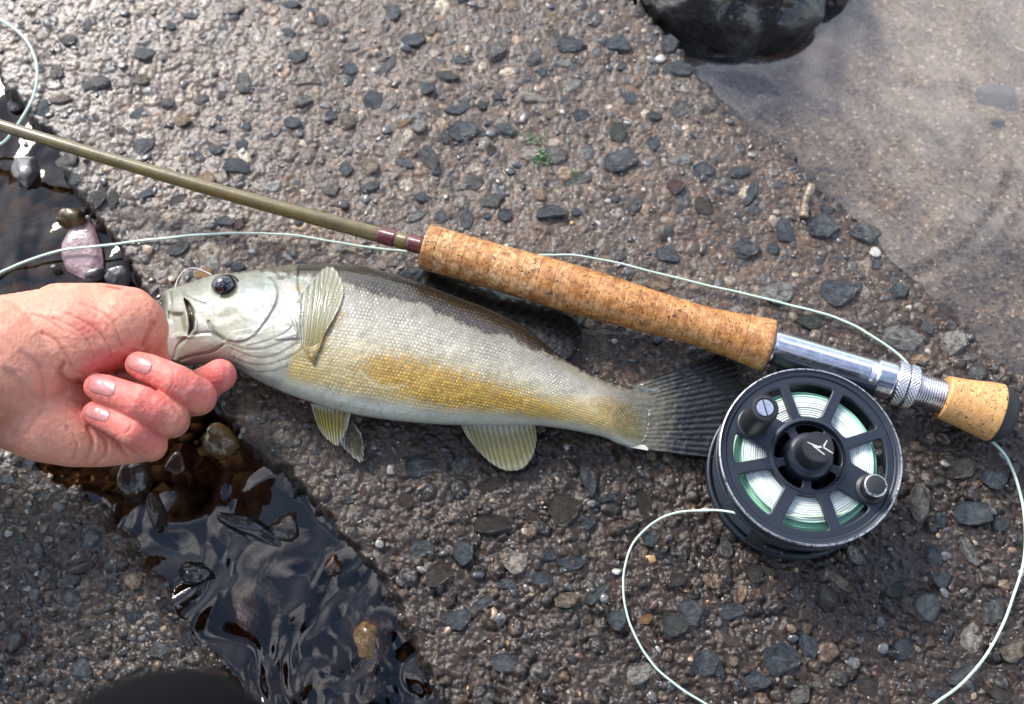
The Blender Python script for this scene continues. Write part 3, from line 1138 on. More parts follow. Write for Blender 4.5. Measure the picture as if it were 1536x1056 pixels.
# open mouth: dark slit behind the upper lip
slit = np.array([(277, 449), (283, 454), (289, 464), (292, 479), (290, 493), (283, 502), (285, 490), (284, 477), (281, 464)], float)
ds = sdist(PX, PY, slit)
slitm = sstep(-2.5, 2.5, ds)
dz -= 5.5 * slitm
dz -= 3.0 * sstep(-3, 6, sdist(PX, PY, np.array([(253, 468), (275, 470), (280, 500), (256, 505)], float)))
# eye socket
EYE = (336.5, 429.5)
de = np.hypot((PX - EYE[0]) / 1.0, (PY - EYE[1]) / 0.92)
dz -= 2.6 * np.exp(-(de / 17) ** 4)
dz += 0.25 * np.exp(-((de - 23) / 5.0) ** 2)
dz += 0.5 * fbm(PX / 30, PY / 30, 2, 41) * headm
dz += 0.05 * fbm(PX / 7, PY / 7, 2, 43) * headm
# hollow under the pectoral fin base, soft belly swell
dz -= groove([(458, 508), (470, 540)], 1.0, 5)
dz += 0.35 * fbm(PX / 60, PY / 40, 3, 45) * (1 - headm)

# scales: staggered domes in rows that run with the body
spx = np.concatenate([[0], np.cumsum(np.hypot(*np.diff(ctr, axis=0).T))])
size = 5.6 * (0.55 + 0.45 * hl_ / 104.0)
sc_u = np.cumsum(np.gradient(spx) / (size * 1.02))[:, None] + 0 * PX
sc_v = (VVg * hl_[:, None]) / size[:, None] + 0.6 * gnoise(PX / 60, PY / 60, 12)
sc_u = sc_u + 0.5 * gnoise(PX / 34, PY / 34, 13) + 0.16 * gnoise(PX / 7, PY / 7, 14)
sc_v = sc_v + 0.16 * gnoise(PX / 7, PY / 7, 15)
sc_v = sc_v * 1.08
row = np.floor(sc_v)
fu = (sc_u + 0.5 * (row % 2)) % 1.0
iu = np.floor(sc_u + 0.5 * (row % 2))
fv = sc_v - row
dome = 1 - ((fu - 0.42) ** 2 * 3.0 + (fv - 0.5) ** 2 * 2.6)
dome = np.clip(dome, 0, 1)
srand = (_hash(iu.astype(np.int64), row.astype(np.int64), 3) / 4294967296.0)
scm = (1 - headm) * (1 - sstep(955, 985, PX)) * sstep(-1.0, -0.90, VVg)
belly = sstep(-0.60, -0.86, VVg)
scm_h = scm * (1 - 0.75 * belly)
wear = 0.55 + 0.6 * sstep(-0.5, 0.6, fbm(PX / 45, PY / 30, 3, 47))
dz += (0.26 * (dome - 0.5) + 0.14 * (srand - 0.5) * dome) * scm_h * wear + 0.10 * fbm(PX / 12, PY / 12, 3, 48) * scm_h
rim = np.clip(1 - np.abs(VVg), 0, 1)
Zs = Z + dz * sstep(0.0, 0.05, rim) - 4.0 * sstep(0.90, 1.0, np.linspace(0, 1, NU))[:, None]

# ---- colours that the skin itself has
SILV, WHT, OLIVE, DARK, GOLD = lin(174, 169, 152), lin(205, 204, 198), lin(86, 68, 28), lin(24, 18, 8), lin(176, 136, 26)
n1 = fbm(PX / 9, PY / 9, 4, 61)
n2 = fbm(PX / 30, PY / 24, 3, 62)
n3 = fbm(PX / 3.2, PY / 3.2, 2, 63)
colr = np.zeros(PX.shape + (3,)) + SILV
colr *= (1 + 0.22 * n2 + 0.07 * n3 + 0.26 * (srand - 0.5) * scm)[..., None]
low = sstep(0.25, -0.55, VVg)[..., None]
colr = colr * (1 - 0.75 * low) + (lin(162, 146, 92) * (1 + 0.18 * n2 + 0.30 * (srand - 0.5) * scm)[..., None]) * 0.75 * low
up = sstep(0.05, 0.6, VVg)[..., None] * (1 - headm[..., None])
colr = colr * (1 - 0.55 * up) + lin(142, 140, 142) * (1 + 0.25 * (srand - 0.5) * scm)[..., None] * 0.55 * up
colr += (dome[..., None] - 0.55) * scm[..., None] * 0.22 * wear[..., None] * np.array([1, 1, 0.98])


def blend(mask, c):
    global colr
    mask = np.clip(mask, 0, 1)[..., None]
    colr = colr * (1 - mask) + np.asarray(c) * mask


blend(sstep(-0.62, -0.92, VVg) * (0.8 + 0.35 * n1 + 0.2 * n3), lin(196, 200, 192))
# warm freckles low on the flank
blend(sstep(0.15, 0.55, n1) * sstep(0.1, -0.3, VVg) * sstep(-0.88, -0.6, VVg) * 0.45 * (1 - headm), lin(190, 165, 95))
# golden patch
GP = [(538, 550), (556, 540), (574, 535), (600, 536), (622, 538), (652, 547), (690, 560), (740, 577), (790, 592), (822, 606), (842, 622), (806, 624), (760, 617), (705, 612),
      (650, 606), (618, 596), (600, 590), (586, 578), (560, 566)]
dg = sdist(PX, PY, np.array(GP, float)) + 8 * n1 + 3 * n3 + 8 * (srand - 0.5)
gm_ = sstep(-16, 12, dg) * (1 - headm)
goldv = GOLD[None, None] * (0.62 + 0.55 * srand[..., None]) * (0.55 + 0.75 * dome[..., None])
gold2 = np.clip(goldv, 0, 1)
colr = colr * (1 - (gm_ * 0.80)[..., None]) + gold2 * (gm_ * 0.80)[..., None]
# second, broken patch before the tail
dg2 = sdist(PX, PY, np.array([(886, 600), (912, 590), (940, 602), (962, 618), (964, 642), (945, 652), (920, 640), (896, 622)], float)) + 12 * n1 + 5 * n3
g2 = sstep(-5, 10, dg2) * 0.62
colr = colr * (1 - g2[..., None]) + np.clip(goldv * 0.9, 0, 1) * g2[..., None]
dg3 = sdist(PX, PY, np.array([(830, 590), (880, 590), (940, 640), (960, 668), (930, 664), (880, 645), (800, 630), (770, 612)], float)) + 10 * n1 + 7 * n3
g3 = sstep(-2, 16, dg3) * 0.40
colr = colr * (1 - g3[..., None]) + lin(188, 158, 80) * g3[..., None]
# throat and belly yellow behind the gills
blend(sstep(-14, 16, sdist(PX, PY, np.array([(415, 545), (445, 530), (470, 548), (475, 575), (440, 575)], float)) + 10 * n1) * 0.45, lin(172, 150, 70))
# white scar line on the flank
blend(np.exp(-(polydist(PX, PY, spline([(540, 556), (556, 572), (576, 582), (606, 578)], 30)) / 2.2) ** 2) * (0.45 + 0.5 * n3), lin(206, 196, 164))
# dark back: olive band with gold scale centres
BL = spline([(300, 421), (330, 409), (352, 411), (382, 407), (412, 416), (430, 421), (452, 412), (478, 416), (500, 419), (518, 424), (560, 440), (600, 449), (641, 461), (660, 472), (680, 478),
             (718, 496), (742, 503), (760, 503), (790, 520), (820, 531), (846, 541), (880, 560), (915, 575), (950, 583), (1000, 588)], 200)
yb = np.interp(PX, BL[:, 0], BL[:, 1])
back = sstep(4.5, -4.5, PY - yb + 2.5 * n1 + 1.0 * n3 + 6 * (srand - 0.5))
blend(sstep(42, 0, PY - yb + 10 * n1) * 0.6 * (1 - headm), lin(116, 108, 84))
bcol_ = DARK * (1 - 0.7 * dome[..., None] ** 1.5 * scm[..., None]) + (lin(128, 96, 34) * (dome[..., None] ** 2.2) * (0.6 + 0.6 * srand[..., None])) * scm[..., None]
edge_dark = sstep(0.72, 0.98, VVg)[..., None]
bcol_ = bcol_ * (1 - 0.65 * edge_dark) + lin(34, 32, 26) * 0.65 * edge_dark
hb = headm[..., None]
HMW = headm
bcol_ = bcol_ * (1 - hb) + (lin(78, 74, 48) * (1 + 0.35 * n1[..., None])) * hb
bcol_ = bcol_ * (0.50 + 0.30 * HMW[..., None])
colr = colr * (1 - back[..., None]) + bcol_ * back[..., None]
# head tones
HM = headm * (1 - back)
n4 = fbm(PX / 17, PY / 13, 4, 64)
hc = lin(156, 161, 154) * (1 + 0.10 * n2 + 0.22 * n4 + 0.06 * n3)[..., None] * (1 + np.clip(n4, -.5, .5)[..., None] * np.array([0.03, 0.01, -0.07]))
for cx_, cy_, r_ in ((299, 424, 2.0), (293, 427, 1.6), (288, 431, 1.2), (315, 418, 1.2)):
    blend(np.exp(-((PX - cx_) / r_) ** 2 - ((PY - cy_) / (0.7 * r_)) ** 2) * 0.8 * 0, lin(40, 40, 34))
colr = colr * (1 - 0.8 * HM[..., None]) + hc * 0.8 * HM[..., None]
blend(np.exp(-((PX - 385) / 30) ** 2 - ((PY - 428) / 13) ** 2) * 0.7 * HM, lin(112, 136, 144))
blend(np.exp(-((PX - 340) / 30) ** 2 - ((PY - 470) / 22) ** 2) * 0.35 * HM, lin(172, 170, 124))
blend(np.exp(-((PX - 350) / 12) ** 2 - ((PY - 494) / 9) ** 2) * 0.55 * sstep(-0.2, 0.5, n1), lin(150, 146, 84))
blend(np.exp(-((PX - 318) / 8) ** 2 - ((PY - 492) / 9) ** 2) * 0.5, lin(112, 118, 112))
blend(np.exp(-((PX - 296) / 22) ** 2 - ((PY - 436) / 11) ** 2) * 0.65, lin(112, 124, 112))
blend(np.exp(-((PX - 262) / 12) ** 2 - ((PY - 440) / 6) ** 2) * 0.5, lin(112, 112, 84))
blend(np.exp(-((PX - 266) / 9) ** 2 - ((PY - 476) / 20) ** 2) * 0.45 * (1 + n4), lin(150, 140, 120))
blend(sstep(0.25, 0.6, n1 + 0.5 * n3) * HM * 0.3, lin(128, 128, 100))
blend(sstep(0.30, 0.60, n3 + 0.5 * n4) * HM * 0.30, lin(104, 106, 86))
blend(sstep(0.45, 0.85, VVg + 0.12 * n1) * HM * 0.55, lin(98, 100, 80))
blend(sstep(0.35, 0.7, -n4) * HM * 0.30, lin(196, 200, 196))
blend(np.exp(-((PX - 430) / 13) ** 2 - ((PY - 442) / 14) ** 2) * sstep(0.0, 0.4, n1) * 0.8, lin(112, 108, 58))
blend(np.exp(-(polydist(PX, PY, [(398, 409), (440, 413), (462, 420)]) / 3.0) ** 2) * sstep(-0.1, 0.3, n3 + n1) * 0.6, lin(176, 186, 184))
blend(np.exp(-((PX - 445) / 10) ** 2 - ((PY - 432) / 6) ** 2) * 0.6, lin(150, 130, 62))
blend(np.exp(-((PX - 288) / 13) ** 2 - ((PY - 522) / 13) ** 2) * 0.5, lin(176, 150, 140))
blend(np.exp(-((PX - 258) / 9) ** 2 - ((PY - 515) / 16) ** 2) * 0.55, lin(196, 160, 170))
blend(np.exp(-(polydist(PX, PY, [(431, 483), (437, 493), (446, 486)]) / 2.0) ** 2) * 0.8, lin(112, 106, 72))
blend(np.exp(-((PX - 279) / 7) ** 2 - ((PY - 472) / 20) ** 2) * 0.55, lin(124, 104, 56))
blend(slitm * 0.92, lin(72, 56, 24))
blend(np.exp(-(np.clip(de - 17, 0, 99) / 3.2) ** 2) * (PX > 330) * 0.9, lin(40, 36, 26))
for q in ([(281, 445), (295, 452), (308, 456)], [(313, 483), (318, 493), (324, 503), (336, 510)], [(404, 416), (416, 438), (408, 465), (396, 484), (378, 505), (357, 512), (337, 509)]):
    blend(np.exp(-(polydist(PX, PY, spline(q, 30)) / 1.5) ** 2) * 0.30, lin(120, 124, 112))
for cx_, cy_, r_ in ((299, 424, 2.4), (293, 427.5, 2.0), (287, 431, 1.6), (312, 419, 1.4), (330, 470, 1.6), (362, 452, 1.3)):
    blend(np.exp(-((PX - cx_) / r_) ** 2 - ((PY - cy_) / (0.6 * r_)) ** 2) * 0.8, lin(44, 44, 36))
blend(np.exp(-(polydist(PX, PY, spline([(268, 541), (290, 534), (312, 530), (332, 519)], 20)) / 2.2) ** 2) * 0.45, lin(96, 80, 66))
# shoulder patch by the pectoral fin
blend(sstep(-4, 6, sdist(PX, PY, np.array([(494, 484), (514, 464), (520, 470), (505, 486), (496, 500), (480, 535), (474, 520)], float)) + 6 * n1) * 0.8, lin(140, 108, 38))
# tail root: dusky
tr_ = sstep(938, 985, PX + 10 * n1)
blend(tr_ * 0.55, lin(150, 146, 138))
blend(sstep(945, 985, PX + 14 * n3 + 8 * np.cos(VVg * 30)) * 0.6, lin(98, 94, 82))
blend(sstep(252, 244, PX) * sstep(438, 446, PY) * 0.85, lin(60, 44, 34))
colr = np.clip(colr * np.array([0.93, 0.91, 0.86]), 0.004, 0.85)

ptop = P(PX, PY, Zs / 1000.0)
# underside
phb = np.linspace(math.pi, 2 * math.pi, NB + 2)[1:-1]
vb = np.cos(phb)
pbx = ctr[:, 0, None] + hv[:, 0, None] * vb
pby = ctr[:, 1, None] + hv[:, 1, None] * vb
pb = P(pbx, pby, (zc / 1000.0)[:, None] + 0 * pbx)
pb[..., 2] -= (np.minimum(thk, zc - 0.5)[:, None] / 1000.0) * fish_profile(vb)
allv = np.concatenate([ptop, pb], 1)
cb = np.zeros(pbx.shape + (3,)) + lin(190, 190, 180)
allc = np.concatenate([colr, cb], 1)
nvt = NV + NB
fv_ = grid_faces(NU, nvt, True)
M_FISH, ntf, bf = m_attr('fish_skin', 0.36, 1500, 0.10, 2500, 0.00012, spec=0.5, coat=0.9, coat_rough=0.10, coat_ior=1.38)
fish = empty('fish', P(600, 530, 0.0))
tag(fish, 'smallmouth bass lying on its side with golden flank patches, lip held by the hand', 'fish')
FO = np.array(fish.location)


def rel(a):
    return np.asarray(a) - FO


body_v = rel(allv.reshape(-1, 3))
body = mesh_np('body', body_v, fv_, M_FISH, fish, allc.reshape(-1, 3))
bm = bmesh.new()
bm.from_mesh(body.data)
bm.verts.ensure_lookup_table()
for base in (0, (NU - 1) * nvt):
    loop = [bm.verts[base + j] for j in range(nvt)]
    if base == 0:
        loop = loop[::-1]
    try:
        fcap = bm.faces.new(loop)
        fcap.smooth = True
    except ValueError:
        pass
bmesh.ops.recalc_face_normals(bm, faces=bm.faces)
bm.to_mesh(body.data)
bm.free()


def fish_z(px, py):
    """height (mm) of the flank at a photo pixel, by nearest grid vertex"""
    px, py = np.atleast_1d(px).astype(float), np.atleast_1d(py).astype(float)
    out = np.empty(px.shape)
    for i in range(px.size):
        d = (PX[::6, ::4] - px.flat[i]) ** 2 + (PY[::6, ::4] - py.flat[i]) ** 2
        k = np.unravel_index(np.argmin(d), d.shape)
        out.flat[i] = Z[::6, ::4][k]
    return out


# eye
def ellipsoid(name, px, py, zmm, rx, ry, rz, mat, parent, origin, tilt=0.0, seg=40):
    c = P(px, py, zmm / 1000.0)
    a, b_, cc = rad(px, py, zmm, rx), rad(px, py, zmm, ry), rz / 1000.0
    th = np.linspace(0, math.pi, seg // 2)
    ph = np.linspace(0, 2 * math.pi, seg, endpoint=False)
    v = np.stack([a * np.sin(th)[:, None] * np.cos(ph), b_ * np.sin(th)[:, None] * np.sin(ph), cc * np.cos(th)[:, None] + 0 * ph], -1).reshape(-1, 3)
    R = np.array(Matrix.Rotation(tilt, 3, 'X'))
    return mesh_np(name, v @ R.T + c - origin, grid_faces(seg // 2, seg, True), mat, parent)


M_EYE, _nt, _b = new_mat('fish_eye')
_n = noise_node(_nt, 300, 3, 0.5, objco(_nt))
_nt.links.new(ramp(_nt, _n.outputs['Fac'], [(0.3, (0.004, 0.004, 0.006)), (0.7, (0.012, 0.010, 0.010))]), _b.inputs['Base Color'])
setp(_b, rough=0.06, coat=1.0, coat_rough=0.02, spec=0.8)
ez = float(fish_z(EYE[0], EYE[1])[0])
eye = ellipsoid('eye', EYE[0], EYE[1], ez - 2.2, 19.0, 17.6, 6.0, M_EYE, fish, FO, 0.15)
M_IRIS = m_simple('fish_iris', (0.030, 0.020, 0.012), 0.25, 0.0, 900, 0.4, coat=0.8, coat_rough=0.05)
ec = P(EYE[0] + 2.5, EYE[1] - 1.0, (ez - 0.4) / 1000.0) - FO
aa = np.linspace(0, 2 * math.pi, 48, endpoint=False)
re_ = rad(EYE[0], EYE[1], ez, 19.0)
ring = np.stack([ec[0] + re_ * 1.02 * np.cos(aa), ec[1] + re_ * 0.92 * np.sin(aa), ec[2] + 0 * aa - 0.0006 + 0.0008 * np.sin(aa)], -1)
tube('eye_rim', ring, 0.0005, M_IRIS, eye, 8, closed=True)


# ---- fins: webs stretched over corrugated rays
def fin(name, base, tips, zb, zt, nrays, colf, mat, bulge=1.0, amp=0.35, curve=0.0, nu=46, per=7, frill=0.0, seed=1, thick=0.5, parent=fish, origin=FO, zfun=None):
    nr = nrays * per + 1
    b = spline(base, nr)
    t = spline(tips, nr)
    zb_ = np.interp(np.linspace(0, 1, nr), np.linspace(0, 1, len(np.atleast_1d(zb))), np.atleast_1d(zb)) if np.size(zb) > 1 else np.full(nr, zb)
    zt_ = np.interp(np.linspace(0, 1, nr), np.linspace(0, 1, len(np.atleast_1d(zt))), np.atleast_1d(zt)) if np.size(zt) > 1 else np.full(nr, zt)
    u = np.linspace(0, 1, nu)[:, None]
    k = np.linspace(0, nrays, nr)
    ray = 0.5 + 0.5 * np.cos(2 * math.pi * k)[None, :]
    ln = 1 + frill * (ray - 0.5) * 0.5 + frill * 0.5 * gnoise(k * 0.9, k * 0 + seed, seed)[None, :] * u ** 2
    uu = u * ln
    d = t - b
    nrm = np.stack([-d[:, 1], d[:, 0]], 1)
    x = b[None, :, 0] + d[None, :, 0] * uu + curve * nrm[None, :, 0] * uu * (1 - uu)
    y = b[None, :, 1] + d[None, :, 1] * uu + curve * nrm[None, :, 1] * uu * (1 - uu)
    z = zb_[None] * (1 - u) + zt_[None] * u + bulge * np.sin(math.pi * np.clip(u, 0, 1)) + amp * (ray - 0.5) * (0.35 + 0.65 * np.sin(math.pi * (0.1 + 0.75 * u)))
    z = z + 0.35 * fbm(x / 14, y / 14, 3, seed)
    if zfun is not None:
        z = np.maximum(z, zfun(x, y))
    c = colf(u + 0 * x, np.linspace(0, 1, nr)[None] + 0 * x, ray + 0 * x, x, y)
    # split rays towards the edge
    p = P(x, y, z / 1000.0) - origin
    lo = p.copy()
    lo[..., 2] -= thick / 1000.0
    f1 = grid_faces(nu, nr)
    n = nu * nr
    f2 = f1[:, ::-1] + n
    # closed rim
    ring_ = np.concatenate([np.arange(nr), np.arange(1, nu) * nr + nr - 1, (nu - 1) * nr + np.arange(nr - 2, -1, -1), np.arange(nu - 2, 0, -1) * nr])
    r2 = np.roll(ring_, -1)
    f3 = np.stack([ring_, ring_ + n, r2 + n, r2], 1)
    return mesh_np(name, np.concatenate([p.reshape(-1, 3), lo.reshape(-1, 3)]), np.vstack([f1, f2, f3]), mat, parent, np.tile(np.clip(c, 0.002, 0.85).reshape(-1, 3), (2, 1)))


M_FIN, _nt, _b = m_attr('fin_membrane', 0.32, 1200, 0.15, 1800, 0.0002, coat=0.6, coat_rough=0.12)
_b.inputs['Alpha'].default_value = 0.80
_b.inputs['Subsurface Weight'].default_value = 0.12
_b.inputs['Subsurface Radius'].default_value = (0.002, 0.0015, 0.001)
M_DFIN, _nt, _b = m_attr('dark_fin', 0.4, 1200, 0.2, 700, 0.0004, spec=0.3, coat=0.8, coat_rough=0.14, coat_ior=1.4)


def col_pect(u, t, ray, x, y):
    a, b, c = lin(128, 116, 50), lin(150, 148, 118), lin(172, 174, 160)
    col = a * (1 - sstep(0.1, 0.6, u))[..., None] + b * sstep(0.1, 0.6, u)[..., None]
    e = (sstep(0.35, 0.0, t) * 0.7 + sstep(0.85, 1, u) * 0.5)[..., None]
    col = col * (1 - np.clip(e, 0, 1)) + c * np.clip(e, 0, 1)
    return col * (0.55 + 0.65 * ray + 0.14 * gnoise(x / 3, y / 3, 4))[..., None]


pb_ = [(449, 514), (453, 518), (457, 521), (461, 523), (465, 523), (469, 522), (473, 520), (477, 517), (480, 513), (483, 508), (485, 503)]
pt_ = [(441, 480), (446, 450), (458, 433), (473, 416), (484, 404), (495, 400), (506, 408), (513, 423), (515, 440), (509, 461), (497, 482)]
zb_f = fish_z([p[0] for p in pb_], [p[1] for p in pb_]) + 0.9
zt_f = fish_z([p[0] for p in pt_], [p[1] for p in pt_]) + 1.3
fin('pectoral_fin', pb_, pt_, zb_f, zt_f, 15, col_pect, M_FIN, 0.7, 0.24, 0.03, 60, 8, 0.02, 3, zfun=lambda x, y: fish_z(x, y) + 0.7)
# fleshy root of that fin
def col_root(u, t, ray, x, y):
    return lin(146, 124, 66) * (0.75 + 0.35 * gnoise(x / 7, y / 7, 8) + 0.25 * u)[..., None]


fin('fin_root', [(470, 548), (470, 548.3), (470.5, 548.6), (471, 548)], [(451, 516), (461, 521), (474, 518), (485, 505)], fish_z([470] * 4, [548] * 4) + 0.4, fish_z([451, 461, 474, 485], [516, 521, 518, 505]) + 1.3, 4, col_root, M_FIN, 0.8, 0.06, 0, 30, 8, 0, 5)


def col_olive(u, t, ray, x, y):
    a, b = lin(150, 136, 62), lin(206, 204, 184)
    m = np.clip(sstep(0.55, 1.0, u) * 0.6 + sstep(0.0, 0.35, u) * 0 + sstep(0.25, 0.0, u) * 0.7 + (t < 0.06) * 0.9 + (t > 0.93) * 0.9, 0, 1)[..., None]
    col = a * (1 - m) + b * m
    return col * (0.62 + 0.55 * ray + 0.12 * gnoise(x / 4, y / 4, 6))[..., None]


def col_dusky(u, t, ray, x, y):
    a, b = lin(96, 84, 58), lin(196, 194, 184)
    m = np.clip((1 - ray) * 0.0 + (t < 0.12) * 0.8 + (t > 0.9) * 0.8 + sstep(0.8, 1, u) * 0.5 + 0.25 * (gnoise(x / 6, y / 6, 7) > 0.2), 0, 1)[..., None]
    return (a * (1 - m) + b * m) * (0.6 + 0.5 * ray)[..., None]


fin('pelvic_fin', [(520, 626), (523, 628), (527, 630)], [(511, 667), (524, 680), (542, 693), (546, 674), (542, 650)], [11, 11, 11], [7, 6, 6, 6.5, 8], 9, col_dusky, M_FIN, 0.6, 0.5, 0.04, 44, 8, 0.06, 9)
fin('pelvic_fin', [(466, 605), (476, 606), (490, 608), (508, 611), (528, 613)], [(478, 643), (487, 655), (498, 664), (508, 667), (520, 645)], [17, 16.5, 16, 15, 14], [12, 11, 10.5, 10.5, 12], 11, col_olive, M_FIN, 1.0, 0.55, 0.04, 44, 8, 0.06, 11)


def col_anal(u, t, ray, x, y):
    a, b = lin(158, 146, 92), lin(214, 212, 198)
    m = np.clip(sstep(0.35, 0.0, u) * 0.95 + sstep(0.75, 1, u) * 0.35 + sstep(0.12, 0.0, t) * 0.6, 0, 1)[..., None]
    col = a * (1 - m) + b * m
    return col * (0.66 + 0.5 * (ray if True else 0) + 0.10 * gnoise(x / 4, y / 4, 6))[..., None]


fin('anal_fin', [(689, 632), (715, 632), (745, 632), (775, 632), (803, 632)], [(702, 657), (722, 681), (742, 698), (762, 706), (784, 702), (799, 684), (805, 660)], [13, 13, 13, 13, 13], [10, 8, 6.5, 6, 6.5, 8, 10], 15, col_anal, M_FIN, 1.2, 0.6, 0.03, 50, 8, 0.012, 15)


def col_black(u, t, ray, x, y):
    a, b = lin(16, 15, 13), lin(40, 33, 20)
    m = np.clip(0.5 * gnoise(x / 12, y / 12, 17) + 0.3 * (1 - u), 0, 1)[..., None]
    return (a * (1 - m) + b * m) * (0.45 + 1.3 * ray ** 3)[..., None]


fin('dorsal_fin', [(596, 414), (640, 431), (690, 450), (737, 468), (786, 494), (815, 517), (835, 531), (848, 539)],
    [(616, 400), (652, 402), (700, 420), (750, 438), (800, 452), (842, 466), (868, 486), (873, 508), (863, 530)], [13, 13, 13, 12, 11.5, 11, 10.5, 10], [8, 8, 7, 6, 6, 6, 6, 6.5, 7], 24, col_black, M_DFIN, 0.5, 0.16, -0.05, 40, 8, 0.0, 19)


def col_tail(u, t, ray, x, y):
    a = lin(13, 14, 17)
    b = lin(26, 30, 40)
    m = np.clip(sstep(0.55, 1.0, t) * 0.55, 0, 1)[..., None]
    c = (a * (1 - m) + b * m) * (0.7 + 0.6 * ray)[..., None]
    s = (sstep(0.40, 0.10, u + 0.10 * gnoise(x / 5, y / 5, 8) + 0.16 * (ray - 0.5)))[..., None]
    return c * (1 - s) + lin(84, 81, 68) * s


fin('tail_fin', [(938, 580), (956, 590), (968, 602), (972, 620), (971, 640), (966, 656), (955, 672)],
    [(1076, 531), (1104, 546), (1112, 570), (1106, 600), (1102, 630), (1106, 660), (1100, 689)], [8.0, 8.2, 8.6, 8.8, 8.6, 8.2, 7.8], [7, 6, 5.5, 5.5, 5.5, 5.5, 6], 17, col_tail, M_DFIN, 1.6, 0.22, 0.03, 70, 9, 0.05, 23)

# ================================================================== PERSON: hand and forearm
HO = P(120, 560, 0.0)
person = empty('person', HO)
tag(person, 'bare hand reaching in and gripping the lower lip of the bass, dark knee below', 'person')
CH = [
    # forearm and wrist
    [(-420, 585, 78, 122), (-220, 565, 70, 116), (-60, 553, 62, 108), (10, 553, 57, 104)],
    # heel of the thumb and thumb
    [(10, 520, 58, 82), (60, 512, 60, 82), (110, 502, 60, 77), (158, 494, 58, 66), (196, 490, 54, 54), (213, 494, 50, 39), (220, 508, 46, 30), (226, 526, 40, 25), (236, 548, 32, 22)],
    [(90, 470, 52, 46), (150, 468, 54, 44), (195, 470, 52, 40)],
    # palm
    [(0, 570, 52, 92), (50, 590, 48, 84), (90, 600, 40, 72), (120, 590, 30, 60)],
    # little-finger side of the palm
    [(20, 610, 50, 64), (70, 636, 50, 58), (112, 655, 47, 46), (150, 664, 43, 37), (190, 668, 40, 29), (222, 668, 40, 24)],
    # index: behind the jaw, tip showing under it
    [(330, 563, 31, 25), (318, 570, 29, 25), (290, 582, 25, 25), (220, 560, 22, 28), (150, 550, 28, 36)],
    # middle
    [(208, 547, 62, 20), (222, 553, 66, 23), (242, 561, 68, 23.5), (266, 573, 70, 26), (282, 583, 68, 25), (296, 593, 63, 27.5), (297, 596, 48, 28), (260, 600, 28, 28), (150, 590, 26, 40)],
    # ring
    [(146, 580, 62, 20), (160, 585, 66, 23), (186, 594, 69, 24), (213, 605, 72, 26.5), (234, 616, 70, 25.5), (254, 626, 65, 28), (257, 630, 48, 28), (200, 625, 30, 28), (120, 605, 28, 40)],
    # little
    [(141, 619, 58, 17), (156, 625, 62, 20.5), (180, 636, 65, 22), (202, 648, 67, 24.5), (214, 657, 63, 23.8), (226, 666, 58, 25), (226, 668, 44, 25), (170, 655, 38, 28)],
]
bm = bmesh.new()
ico = bmesh.new()
bmesh.ops.create_icosphere(ico, subdivisions=3, radius=1.0)
iv = np.array([v.co for v in ico.verts])
ifc = np.array([[v.index for v in f.verts] for f in ico.faces])
ico.free()
VV, FF, off = [], [], 0
for ch_ in CH:
    c = np.array(ch_, float)
    for a, b in zip(c[:-1], c[1:]):
        L = np.hypot(a[0] - b[0], a[1] - b[1]) + abs(a[2] - b[2]) * 2.9
        n = max(2, int(L / (0.16 * min(a[3], b[3]))))
        for t in np.linspace(0, 1, n, endpoint=False):
            q = a * (1 - t) + b * t
            r = rad(q[0], q[1], q[2], q[3])
            sq = np.array([1, 1, 0.72 if q[3] > 60 else 1.0])
            VV.append(iv * r * sq + P(q[0], q[1], q[2] / 1000.0))
            FF.append(ifc + off)
            off += len(iv)
    q = c[-1]
    VV.append(iv * rad(*q) + P(q[0], q[1], q[2] / 1000.0))
    FF.append(ifc + off)
    off += len(iv)
raw = mesh_np('hand_raw', np.vstack(VV), np.vstack(FF))
md = raw.modifiers.new('r', 'REMESH')
md.mode = 'VOXEL'
md.voxel_size = 0.00065
md2 = raw.modifiers.new('s', 'SMOOTH')
md2.factor = 0.5
md2.iterations = 6
dg_ = bpy.context.evaluated_depsgraph_get()
hme = bpy.data.meshes.new_from_object(raw.evaluated_get(dg_))
bpy.data.objects.remove(raw)
hn = len(hme.vertices)
hv_ = np.empty(hn * 3, np.float32)
hme.vertices.foreach_get('co', hv_)
hv_ = hv_.reshape(-1, 3).astype(float)
hnm = np.empty(hn * 3, np.float32)
hme.vertices.foreach_get('normal', hnm)
hnm = hnm.reshape(-1, 3).astype(float)
hx, hy = proj(hv_)
view = CAM - hv_
view /= np.linalg.norm(view, axis=1)[:, None]
face = sstep(0.0, 0.35, (hnm * view).sum(1))
hd = np.zeros(hn)


def hgroove(pts, depth, sig):
    global hd
    hd -= 1.25 * depth * np.exp(-(polydist(hx, hy, spline(pts, 30)) / (0.8 * sig)) ** 2) * face


